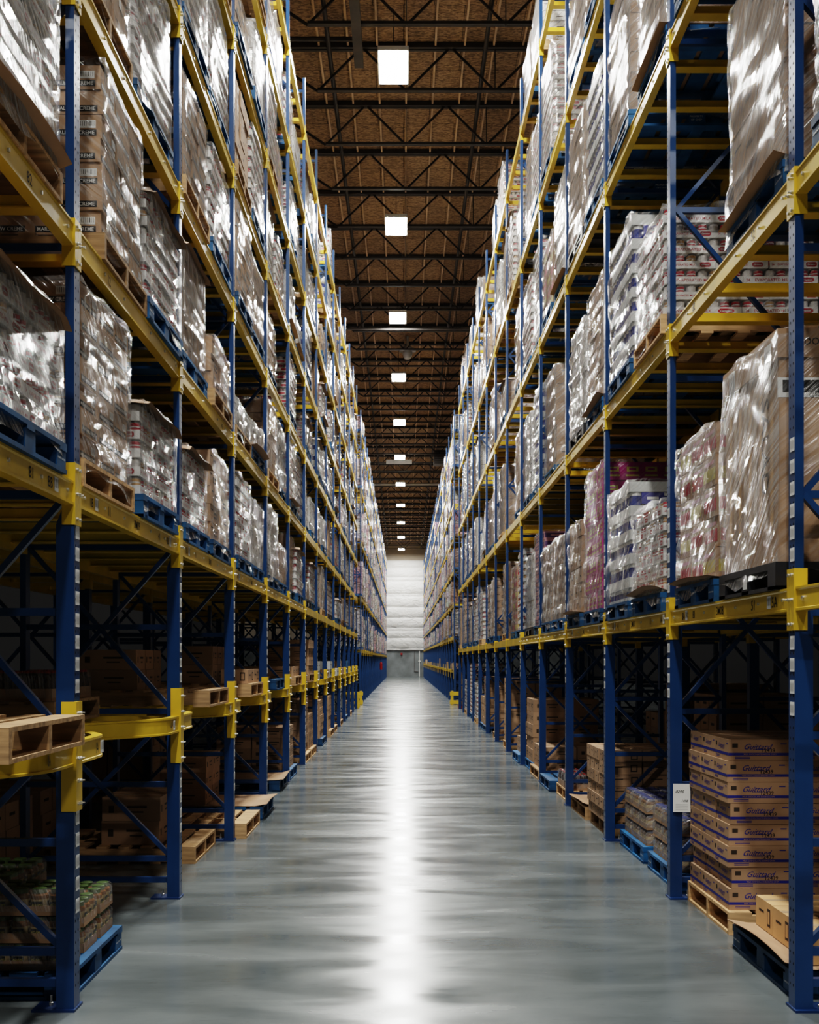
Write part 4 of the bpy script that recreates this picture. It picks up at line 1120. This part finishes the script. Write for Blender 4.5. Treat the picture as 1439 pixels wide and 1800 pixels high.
# ------------------------------------------------------------------ single cartons, jars and loose pallets
def carton_mesh(dx, dy, dz, style, mat='kraft', seed=0):
    m = MB(); rr = random.Random(seed); m.box(-dx / 2, dx / 2, -dy / 2, dy / 2, 0, dz, mat)
    for (c, u, w) in (((0, -dy / 2 - .0008, dz / 2), PX_, dx), ((0, dy / 2 + .0008, dz / 2), NX, dx), ((-dx / 2 - .0008, 0, dz / 2), NY, dy), ((dx / 2 + .0008, 0, dz / 2), PY_, dy)):
        c, u = Vector(c), Vector(u); up = Vector(UPZ); nrm = u.cross(up) * .0007
        if style == 'script':
            m.rect(c - up * dz * .19, u, up, w, dz * .13, 'navy_print')
            m.text('Guittard', c + up * dz * .17 - u * w * .02, u, up, w * .46, 'navy_print', .55, hmax=dz * .48)
            m.rect(c + up * dz * .03 + u * w * .02, u, up, w * .26, dz * .018, 'navy_print')
            if w > .33: m.text('MILK CHOCOLATE BAKING CHIPS', c - up * dz * .19 + nrm, u, up, w * .52, 'kraft', hmax=dz * .08); m.text('12439', c + u * w * .14 - up * dz * .01 + nrm, u, up, w * .2, 'kraft_print')
            m.rect(c - u * w * .40 + up * dz * .22, u, up, w * .09, dz * .2, 'kraft_print')
            m.rect(c + u * w * .38 + up * dz * .30, u, up, w * .10, dz * .05, 'navy_print')
            for q in range(2): m.rect(c - u * w * .28 - up * dz * (.33 + .07 * q), u, up, w * .24, dz * .03, 'navy_print')
        elif style == 'bands':
            m.rect(c + u * w * .3, u, up, w * .18, dz * .6, 'kraft_print'); m.rect(c + u * w * .3 + nrm, u, up, w * .12, dz * .42, mat)
            m.rect(c - u * w * .15 + up * dz * .1, u, up, w * .3, dz * .08, 'kraft_print')
        elif style == 'plain':
            m.rect(c + u * w * .1 + up * dz * .1, u, up, w * .34, dz * .09, 'kraft_print'); m.rect(c + u * w * .1 - up * dz * .12, u, up, w * .22, dz * .06, 'kraft_print')
            m.rect(c - u * w * .34, u, up, w * .09, dz * .3, 'kraft_print')
    m.rect((0, 0, dz + .0008), PX_, PY_, dx, .05, 'kraft_tape')
    if style == 'bands':
        for q in range(3): m.rect((.0, -.07 - .03 * q, dz + .0012), PX_, PY_, dx * .4, .008, 'kraft_print')
    return m.mesh('carton')
def loc2(side, bay, slot, lx_, ly_, z, y0=None):
    """local pallet coordinates -> world"""
    sx = side_x(side); sg = 1 if side == 'right' else -1; y0 = Y1 + BAY * (bay - 1) if y0 is None else y0
    yc = y0 + CW + SLOT[slot] - .1
    return (sx + sg * lx_, yc + sg * ly_, z)
def lone_pallet(side, bay, slot, z, pal, label, inset=.06, dyy=0):
    x, y, _ = loc2(side, bay, slot, inset, 0, 0)
    o = put('pallet', PAL[pal], None, (x, y + dyy, z), side_rz(side)); return tag(o, label, 'pallet', 'single pallets under loose goods')
REST = MB()
def carton_stack(side, bay, slot, z, nx, ny, nz, dims, style, mat, desc, where, inset=.09, keep=None, jit=.008, shell=True, dyy=0, yc_sh=0, one=True):
    dx, dy, dz = dims; ms = [carton_mesh(dx - .012, dy - .012, dz - .002, style, mat, s) for s in range(1)]
    for l in range(nz):
        jx_, jy_ = R.uniform(-jit, jit) * 1.4, R.uniform(-jit, jit) * .8
        for i in range(nx):
            for j in range(ny):
                if keep and not keep(i, j, l): continue
                a = R.uniform(-.009, .009)
                x, y, zz = loc2(side, bay, slot, inset + dx * (i + .5) + jx_ + R.uniform(-.0035, .0035), dy * (j + .5) - ny * dy / 2 + jy_ + R.uniform(-.0035, .0035), z + dz * l)
                if not one or (l < nz - 1 and i > 0 and (j > 0 if side == 'right' else j < ny - 1)):
                    zz = z + dz * l; b = len(REST.v); ca, sa = math.cos(a), math.sin(a); k_ = REST.mi(mat)
                    REST.box(-dx / 2 + .006, dx / 2 - .006, -dy / 2 + .006, dy / 2 - .006, 0, dz - .002, mat)
                    if not one: REST.rect((0, (-dy / 2 + .005) * (1 if side == 'right' else -1) , dz * .6), PX_ if side == 'right' else NX, UPZ, dx * .4, dz * .1, 'kraft_print'); REST.rect(((-dx / 2 + .005) * (1 if side == 'right' else -1), 0, dz * .55), NY if side == 'right' else PY_, UPZ, dy * .4, dz * .12, 'kraft_print')
                    for q in range(b, len(REST.v)):
                        v = REST.v[q]; REST.v[q] = (x + v[0] * ca - v[1] * sa, y + dyy + v[0] * sa + v[1] * ca, zz + v[2])
                    continue
                o = put('carton', ms[0], None, (x, y + dyy, zz), side_rz(side) + a)
                jj = j if side == 'right' else ny - 1 - j
                tag(o, f'{desc}, {where}, layer {l + 1}, row {jj + 1}, {ordn(i + 1)} from aisle', 'carton', f'cartons of the {where}')
# right, floor: tall stack of blue-banded cartons, flat tan cartons, more down the aisle
lone_pallet('right', 1, 1, 0, 'wood', 'worn wooden pallet under the tall stack of blue-printed cartons', .115, .13)
GD = (.40, .31, .1325)
carton_stack('right', 1, 1, PH + .001, 3, 3, 8, GD, 'script', 'kraft', 'tan carton with blue script', 'blue-banded stack', .135, jit=.014, dyy=.16)
# paper note taped to the stack
m = MB(); m.box(-.06, .06, -.0015, 0, -.10, .10, 'label_white')
m.text('0295', (-.012, -.0022, .045), PX_, UPZ, .06, 'black_print', .4); m.text('1498', (.022, -.0022, -.02), PX_, UPZ, .045, 'black_print', .3)
for q in range(4): m.rect((.0, -.0022, -.045 - .012 * q), PX_, UPZ, .085, .002, 'label_grey')
x, y, z = loc2('right', 1, 1, -.0, 0, 0)
tag(m.build('paper_note', None, (XR + .075, 7.86, .72), math.radians(-8)), 'white handwritten paper note taped to the corner of the blue-banded carton stack', 'note')
# flat tan cartons on blue pallet, near right corner
lone_pallet('right', 1, 0, 0, 'blue', 'blue pallet under low tan cartons beside the nearest right upright', .05)
o = put('cardboard_sheet', SH[('slip', 2)], None, loc2('right', 1, 0, .06, 0, PH + .001), 0); tag(o, 'curled brown cardboard sheet between blue pallet and low tan cartons', 'cardboard sheet')
carton_stack('right', 1, 0, PH + .012, 2, 3, 1, (.52, .30, .17), 'bands', 'tan_box', 'low tan carton', 'single layer on blue pallet', .155, dyy=.02)
carton_stack('right', 0, 1, 0.001, 2, 2, 2, (.52, .40, .17), 'bands', 'tan_box', 'low tan carton', 'pile at right frame edge', .5)
# bay 3: neat tan stack; bare pallets; low stacks farther on
lone_pallet('right', 3, 0, 0, 'wood', 'wooden pallet under the neat square tan carton stack', .06)
carton_stack('right', 3, 0, PH + .001, 3, 4, 6, (.38, .24, .115), 'bands', 'kraft', 'small square tan carton', 'fourth bay floor stack', .02)
lone_pallet('right', 3, 1, 0, 'wood', 'bare wooden pallet with cardboard behind the square carton stack', .03)
o = put('cardboard_sheet', SH[('slip', 3)], None, loc2('right', 3, 1, .05, 0, PH + .001), 0); tag(o, 'flat cardboard sheet on the bare wooden pallet, right side', 'cardboard sheet')
lone_pallet('right', 4, 1, 0, 'blue', 'bare blue pallet on the floor of the fifth right bay', -.02)
lone_pallet('right', 4, 0, 0, 'wood', 'wooden pallet with bottle trays in the fifth right bay', .05)
lone_pallet('right', 5, 0, 0, 'wood', 'wooden pallet under low cartons in the sixth right bay', .0)
carton_stack('right', 5, 0, PH + .001, 2, 3, 2, (.5, .31, .16), 'plain', 'kraft', 'plain brown carton', 'sixth bay low stack', .06)
lone_pallet('right', 5, 1, 0, 'blue', 'blue pallet under tall cartons in the sixth right bay', .05)
carton_stack('right', 5, 1, PH + .001, 2, 3, 5, (.5, .31, .19), 'plain', 'kraft', 'plain brown carton', 'sixth bay tall stack', .06)
lone_pallet('right', 6, 0, 0, 'blue', 'blue pallet under low cartons in the seventh right bay', -.02)
carton_stack('right', 6, 0, PH + .001, 2, 3, 2, (.5, .31, .13), 'plain', 'kraft', 'plain brown carton', 'seventh bay low stack', .06)
lone_pallet('right', 7, 0, 0, 'wood', 'wooden pallet under tall cartons in the eighth right bay', .05)
carton_stack('right', 7, 0, PH + .001, 2, 3, 6, (.5, .31, .2), 'plain', 'kraft', 'plain brown carton', 'eighth bay stack', .06, one=False)
# back stacks standing deeper under the rack, in shadow
for (side, bay, slot, nz, d, nm) in (('right', 2, 0, 6, (.5, .31, .2), 'dim stack behind the jar pallets'), ('right', 2, 1, 4, (.5, .31, .2), 'dim low stack behind the jar pallets'),
                                     ('right', 3, 1, 6, (.5, .31, .22), 'dim stack behind fourth bay'), ('right', 4, 0, 7, (.5, .31, .2), 'dim stack behind fifth bay'), ('right', 4, 1, 5, (.5, .31, .2), 'dim lower stack behind fifth bay'), ('right', 1, 1, 8, (.5, .31, .15), 'dim stack behind blue-banded cartons'),
                                     ('left', 2, 0, 3, (.5, .31, .2), 'dim stack behind third bay'), ('left', 2, 1, 3, (.5, .31, .2), 'dim stack deep in third bay'), ('left', 4, 0, 4, (.5, .31, .22), 'dim stack behind fifth bay')):
    carton_stack(side, bay, slot, .001, 2, 3, nz, d, 'plain', 'kraft', 'shadowed brown carton', nm, 1.42, one=False)

# jar trays
def jar_mesh(r, h, body, lid, lab, text=None):
    m = MB(); m.lathe((0, 0, 0), [(r * .9, 0, body), (r, h * .06, body), (r, h * .18, lab), (r, h * .60, body), (r * .97, h * .74, body), (r * .78, h * .82, lid), (r * .8, h * .83, lid), (r * .8, h, lid), (r * .72, h * 1.01, lid)], 14, body)
    if text:
        for (c, u) in (((0, -r - .001, h * .4), PX_), ((-r - .001, 0, h * .4), NY), ((0, r + .001, h * .4), NX)):
            m.rect(c, u, UPZ, r * 1.25, h * .26, 'black_print'); m.text(text, Vector(c) + Vector(u).cross(Vector(UPZ)) * .001, u, UPZ, r * 1.15, 'gold_print')
    me = m.mesh('jar'); return me
def jar_tray(side, pos, rz, nx, ny, r, h, jm, label, group, th=.05, individual=True, film=True, allm=None):
    t = thing('jar_tray', pos, rz, label, 'jar tray', group)
    dx, dy = nx * 2.06 * r, ny * 2.06 * r
    m = MB(); m.box(-dx / 2, dx / 2, -dy / 2, dy / 2, 0, .004, 'kraft')
    for (a, b_, c, d) in ((-dx / 2, dx / 2, -dy / 2, -dy / 2 + .003), (-dx / 2, dx / 2, dy / 2 - .003, dy / 2), (-dx / 2, -dx / 2 + .003, -dy / 2, dy / 2), (dx / 2 - .003, dx / 2, -dy / 2, dy / 2)):
        m.box(a, b_, c, d, .004, th, 'kraft')
    m.build('cardboard_tray', t)
    if individual:
        for i in range(nx):
            for j in range(ny): put('jar', jm, t, ((i + .5) * 2.06 * r - dx / 2, (j + .5) * 2.06 * r - dy / 2, .005))
    else: put('jars', allm, t, (0, 0, .005))
    if film:
        put('shrink_film', allfilm(dx, dy, h, 'film_shrink' if side == 'left' else 'film_clear'), t)
    return t
_AF = {}
def allfilm(dx, dy, h, mt='film_shrink'):
    k = (round(dx, 3), round(dy, 3), round(h, 3), mt)
    if k in _AF: return _AF[k]
    me = bpy.data.meshes.new('shrink_film'); n = 10; V, Fc, UV = [], [], []
    prof = [(1.01, .02), (1.012, h * .5), (1.0, h * .85), (.93, h * 1.03), (.5, h * 1.035)]
    per = []
    for i in range(n): per.append((-.5, .5 - i / n))
    for i in range(n): per.append((-.5 + i / n, -.5))
    for i in range(n): per.append((.5, -.5 + i / n))
    for i in range(n): per.append((.5 - i / n, .5))
    N_ = len(per); rr = random.Random(5)
    for (s, z) in prof:
        for (a, b_) in per: V.append((a * dx * s + rr.uniform(-.002, .002), b_ * dy * s + rr.uniform(-.002, .002), z))
    for j in range(len(prof) - 1):
        for i in range(N_):
            i2 = (i + 1) % N_; Fc.append((j * N_ + i, j * N_ + i2, (j + 1) * N_ + i2, (j + 1) * N_ + i))
            UV += [(i * .05, j * .08), (i * .05 + .05, j * .08), (i * .05 + .05, j * .08 + .08), (i * .05, j * .08 + .08)]
    me.from_pydata(V, [], Fc); ul = me.uv_layers.new(name='film'); ul.data.foreach_set('uv', [c for p in UV for c in p])
    me.materials.append(MATS[mt]); smooth(me); _AF[k] = me; return me
mat_film('film_shrink', (.0, .30), (.75, .73, .70), 80, .12)
def jars_block(nx, ny, r, jm):
    vs, fs, ms = [], [], []; me = bpy.data.meshes.new('jars'); V0 = [tuple(v.co) for v in jm.vertices]; F0 = [(tuple(p.vertices), p.material_index) for p in jm.polygons]
    dx, dy = nx * 2.06 * r, ny * 2.06 * r
    for i in range(nx):
        for j in range(ny):
            b = len(vs); ox, oy = (i + .5) * 2.06 * r - dx / 2, (j + .5) * 2.06 * r - dy / 2
            vs += [(v[0] + ox, v[1] + oy, v[2]) for v in V0]
            for f, q in F0: fs.append(tuple(b + k for k in f)); ms.append(q)
    me.from_pydata(vs, [], fs); me.polygons.foreach_set('material_index', ms)
    for mt in jm.materials: me.materials.append(mt)
    me.update(); return me
# left: nut butter jars with green lids on a blue pallet
JA = jar_mesh(.045, .125, 'jar_brown', 'lid_green', 'jar_label', 'ADAMS')
lone_pallet('left', 1, 0, 0, 'blue', 'blue pallet under green-lidded jars beside the nearest left upright', .06, -.03)
for l in range(3):
    for i in range(3):
        for j in range(3):
            if l == 2 and i == 0 and j < 2: continue
            x, y, z = loc2('left', 1, 0, .10 + .385 * (i + .5), .325 * (j - 1), PH + .002 + .137 * l)
            jar_tray('left', (x, y - .03, z), PI + R.uniform(-.02, .02), 4, 3, .045, .125, JA, f'tray of green-lidded nut butter jars, layer {l + 1} up, {ordn(i + 1)} from aisle, row {3 - j}', 'trays of green-lidded jars on the blue pallet', individual=(i == 0 or j == 2))if (i == 0 or j == 2) else \
            jar_tray('left', (x, y - .03, z), PI, 4, 3, .045, .125, JA, f'tray of green-lidded nut butter jars, layer {l + 1} up, {ordn(i + 1)} from aisle, row {3 - j}', 'trays of green-lidded jars on the blue pallet', individual=False, allm=jars_block(4, 3, .045, JA))
# right: blue-lidded jars on two blue pallets
JB = jar_mesh(.045, .12, 'jar_brown', 'lid_blue', 'jar_label'); JBB = jars_block(4, 3, .045, JB)
for slot, nz, lay in ((0, 5, .13), (1, 4, .13)):
    lone_pallet('right', 2, slot, 0, 'blue', f'blue pallet under blue-lidded jar trays, {"nearer" if slot == 0 else "farther"} of two', .10)
    for l in range(nz - (1 if slot == 0 else 0)):
        for i in range(3):
            for j in range(3):
                if l == 3 and i < (2 if slot else 1): continue
                x, y, z = loc2('right', 2, slot, .13 + .385 * (i + .5), .315 * (j - 1), PH + .002 + .132 * l)
                jar_tray('right', (x, y, z), R.uniform(-.02, .02), 4, 3, .045, .12, JB, f'blue-lidded jar tray, {"nearer" if slot == 0 else "farther"} pallet, layer {l + 1} up, {ordn(i + 1)} from aisle, row {j + 1}', 'trays of blue-lidded jars', individual=False, allm=JBB)
# bottles: shrink-wrapped trays
def bottle_mesh():
    m = MB(); m.lathe((0, 0, 0), [(.028, 0, 'cola'), (.031, .01, 'cola'), (.031, .09, 'cola'), (.026, .12, 'cola'), (.013, .15, 'cola'), (.013, .165, 'cap_red'), (.014, .166, 'cap_red'), (.014, .18, 'cap_red')], 12, 'cola'); return m.mesh('bottle')
BT = bottle_mesh(); BTB = jars_block(6, 4, .031, BT)
def bottle_tray(side, bay, slot, lx_, ly_, z, label, dyy=0, indiv=False):
    x, y, z = loc2(side, bay, slot, lx_, ly_, z)
    t = thing('bottle_tray', (x, y + dyy, z), side_rz(side), label, 'bottle tray', 'trays of dark bottles')
    dx, dy = 6 * .06386, 4 * .06386
    m = MB(); m.box(-dx / 2, dx / 2, -dy / 2, dy / 2, 0, .004, 'kraft')
    for (a, b_, c, d) in ((-dx / 2, dx / 2, -dy / 2, -dy / 2 + .003), (-dx / 2, dx / 2, dy / 2 - .003, dy / 2), (-dx / 2, -dx / 2 + .003, -dy / 2, dy / 2), (dx / 2 - .003, dx / 2, -dy / 2, dy / 2)): m.box(a, b_, c, d, .004, .075, 'kraft')
    m.build('cardboard_tray', t)
    if indiv:
        for i in range(6):
            for j in range(4): put('bottle', BT, t, ((i + .5) * .06386 - dx / 2, (j + .5) * .06386 - dy / 2, .005))
    else: put('bottles', BTB, t, (0, 0, .005))
    put('shrink_film', allfilm(dx, dy, .18), t)
# pick shelf goods, left rack
PZ = PICK_Z + .002
lone_pallet('left', 0, 1, PZ, 'wood', 'new pale wooden pallet on the nearest bowed yellow pick shelf', -.10, .0)
x, y, z = loc2('left', 0, 1, .46, -.08 + .2, PZ + PH + .002)
tag(put('carton', carton_mesh(.40, .27, .075, 'plain', 'tan_box'), None, (x, y, z), PI), 'low tan carton under the bottle tray on the nearest pick shelf', 'carton')
bottle_tray('left', 0, 1, .46, .12, PZ + PH + .08, 'film-wrapped tray of dark bottles on the nearest pick shelf pallet', indiv=True)
lone_pallet('left', 1, 1, PZ, 'wood', 'dim wooden pallet deep in the second pick bay', .52)
for q in range(3): bottle_tray('left', 1, 1, .75 + .4 * (q % 2), -.30 + .3 * q, PZ + PH + .002, f'dim tray of dark bottles deep in second pick bay, {ordn(q + 1)}')
for slot, bay, pal, ins in ((1, 2, 'wood', .02), (1, 3, 'wood', .02), (1, 4, 'blue', .04), (1, 5, 'wood', .04), (1, 6, 'wood', .04)):
    lone_pallet('left', bay, slot, PZ, pal, f'{"blue" if pal == "blue" else "wooden"} pallet on the pick shelf of the {ordn(bay + 1)} left bay', ins)
carton_stack('left', 3, 1, PZ + PH + .001, 1, 2, 1, (.30, .45, .15), 'bands', 'kraft', 'printed tan carton', 'pick shelf pallet of fourth bay', .06)
carton_stack('left', 3, 1, PZ + PH + .001, 1, 3, 2, (.5, .31, .2), 'plain', 'kraft', 'shadowed brown carton', 'pick shelf depth of fourth bay', .42)
carton_stack('left', 2, 1, PZ + PH + .001, 1, 3, 2, (.5, .31, .17), 'plain', 'kraft', 'shadowed brown carton', 'pick shelf depth of third bay', .62)
carton_stack('left', 5, 1, PZ + PH + .001, 2, 3, 1, (.5, .31, .15), 'plain', 'kraft', 'brown carton', 'pick shelf of sixth bay', .08)
carton_stack('left', 6, 1, PZ + PH + .001, 2, 3, 4, (.45, .31, .15), 'plain', 'kraft', 'brown carton', 'pick shelf of seventh bay', .05)
for bay in range(7, 13):
    for slot in (0, 1):
        if R.random() < .55:
            carton_stack('left', bay, slot, PZ, 1, 2, R.choice((1, 2)), (.5, .4, .18), 'plain', R.choice(['kraft', 'grey_tray', 'blue_wood']), 'small carton', f'pick shelf of {ordn(bay + 1)} left bay, {"near" if slot == 0 else "far"}', .03, one=False)
# left floor
lone_pallet('left', 3, 0, 0, 'wood', 'bare new wooden pallet sticking out under the fourth left bay', -.10, -.05)
lone_pallet('left', 3, 1, 0, 'blue', 'blue pallet with cardboard under the left rack', -.10)
o = put('cardboard_sheet', SH[('slip', 1)], None, loc2('left', 3, 1, -.10, 0, PH + .001), PI); tag(o, 'brown cardboard sheet lying on the blue pallet, left floor', 'cardboard sheet')
carton_stack('left', 3, 1, PH + .012, 1, 2, 3, (.5, .45, .17), 'plain', 'kraft', 'shadowed brown carton', 'back of the left blue pallet', .5)
lone_pallet('left', 2, 1, 0, 'wood', 'wooden pallet with shadowed cartons under the third left bay', .14)
carton_stack('left', 2, 1, PH + .001, 1, 2, 2, (.5, .4, .2), 'plain', 'kraft', 'shadowed brown carton', 'pallet deep under third left bay', .45)
lone_pallet('left', 4, 1, 0, 'blue', 'blue pallet with cardboard, fifth left bay floor', .0)
o = put('cardboard_sheet', SH[('slip', 3)], None, loc2('left', 4, 1, .0, 0, PH + .001), PI); tag(o, 'curled cardboard sheet on the fifth left bay pallet', 'cardboard sheet')
for bay, slot, nz, pal in ((5, 0, 4, 'blue'), (6, 0, 6, 'wood'), (6, 1, 4, 'wood'), (7, 1, 5, 'blue'), (8, 1, 5, 'wood'), (9, 0, 1, 'wood'), (10, 0, 1, 'wood'), (11, 0, 6, 'blue'), (12, 0, 2, 'wood')):
    lone_pallet('left', bay, slot, 0, pal, f'{"blue" if pal == "blue" else "wooden"} pallet on the floor of the {ordn(bay + 1)} left bay', .0)
    carton_stack('left', bay, slot, PH + .001, 2, 3, nz, (.5, .31, .15), 'plain', 'grey_tray' if bay == 11 else 'kraft', 'brown carton' if bay != 11 else 'grey carton', f'{ordn(bay + 1)} left bay floor, {"near" if slot == 0 else "far"}', .05, one=bay < 7)
for slot, q in ((0, 0),):
    for (lx_, ly_) in ((.25, -.3), (.25, 0), (.25, .3), (.66, -.3)): bottle_tray('right', 4, 0, lx_, ly_, PH + .002, f'film-wrapped dark bottle tray, fifth right bay floor, {ordn(int((ly_ + .3) / .3) + 1)} in {"front" if lx_ < .5 else "second"} row')
for bay, slot, kind, n in ((8, 0, 'brown', 6), (9, 0, 'brown', 7), (9, 1, 'brown', 4), (10, 1, 'milk', 8), (11, 1, 'milk', 13), (12, 1, 'milk', 8)):
    load('right', bay, slot, 0, 0, kind, n, 'blue' if bay % 2 else 'wood', wrap=(kind == 'milk' and bay != 11),
         place=f'{LOOK[kind].replace(" under clear film", "").replace("film-wrapped ", "")} on the floor, right rack, {ordn(bay + 1)} bay')
tag(REST.build('shadowed_cartons'), 'remaining brown cartons stacked in shadow under both racks and inside stacks', 'carton', None, 'stuff')
# far pick goods
fp = 0
for bay in range(N2 - 2):
    if R.random() < .55:
        fp += 1
        x = XR + .21; y = Y2 + BAY * bay + 1.3
        m = MB(); m.box(-.22, .22, -.4, .4, 0, R.uniform(.12, .45), R.choice(['kraft', 'kraft', 'white_card'])); m.rect((-.221, 0, .06), NY, UPZ, .4, .04, 'kraft_print')
        tag(m.build('carton', None, (x, y, PICK_Z + .002)), f'small distant carton on the right pick beams past the cross aisle, {ordn(fp)}', 'carton', 'far cartons on the right pick beams')

# rack end guards at the cross aisle, extinguisher
def guard(x, y, sg, label):
    t = thing('rack_end_guard', (x, y, 0), 0, label, 'guard rail')
    for z in (.10, .42):
        m = MB(); m.box(min(0, sg * .9), max(0, sg * .9), -.05, .05, z - .07, z + .07, 'yellow_paint'); m.build('rail', t)
    for dx in (.08, .8):
        m = MB(); m.box(sg * dx - .05, sg * dx + .05, -.04, .04, 0, .52, 'yellow_paint'); m.build('post', t)
guard(XL + .08, Y1 + BAY * 13 + .35, -1, 'yellow guard rail at the end of the left rack run')
guard(XR - .16, Y2 - .35, 1, 'yellow guard rail at the start of the farther right rack')
guard(XL + .08, Y2 - .35, -1, 'yellow guard rail at the start of the farther left rack')
t = thing('cardboard_post_guard', (XR + .12, Y1 + BAY * 13 + .4, 0), 0, 'tall brown post guard with orange foot at the right rack end', 'post guard')
m = MB(); m.box(-.09, .09, -.06, .06, .12, 1.75, 'tan_box'); m.build('guard_body', t)
m = MB(); m.box(-.12, .12, -.09, .09, 0, .12, 'safety_orange'); m.build('foot', t)
t = thing('fire_extinguisher', (XL + .086, Y2 + BAY * 13 + .05, 1.0), 0, 'red fire extinguisher on a far left rack upright', 'extinguisher')
m = MB(); m.lathe((0, 0, 0), [(.08, 0), (.085, .03), (.085, .42), (.05, .5), (.03, .52)], 12, 'extinguisher_red'); m.build('cylinder', t)
m = MB(); m.box(-.03, .03, -.02, .02, .52, .58, 'black_plastic'); m.build('valve', t)

# ------------------------------------------------------------------ light and camera
w = bpy.data.worlds.new('world'); scene.world = w; w.use_nodes = True
w.node_tree.nodes['Background'].inputs['Color'].default_value = (.02, .02, .025, 1); w.node_tree.nodes['Background'].inputs['Strength'].default_value = .2
cam = bpy.data.cameras.new('camera'); co = bpy.data.objects.new('camera', cam); COL.objects.link(co)
co.location = (0, 0, EYE); co.rotation_euler = (PI / 2, 0, 0)
cam.sensor_fit = 'HORIZONTAL'; cam.sensor_width = 36; cam.lens = 36 * F_PX / 1439
cam.shift_x = (719.5 - VPX) / 1439; cam.shift_y = (VPY - 900) / 1439
cam.clip_end = 300; scene.camera = co
scene.view_settings.view_transform = 'Filmic'; scene.view_settings.look = 'High Contrast'
scene.view_settings.exposure = 0.85
scene.cycles.use_denoising = True
scene.cycles.max_bounces = 6; scene.cycles.diffuse_bounces = 3; scene.cycles.glossy_bounces = 2; scene.cycles.transparent_max_bounces = 10
scene.cycles.use_adaptive_sampling = True; scene.cycles.adaptive_threshold = .025
scene.cycles.sample_clamp_indirect = 6
print('LOADS', COUNT, 'OBJS', len(scene.objects), 'MESH', len([o for o in scene.objects if o.type == 'MESH']))
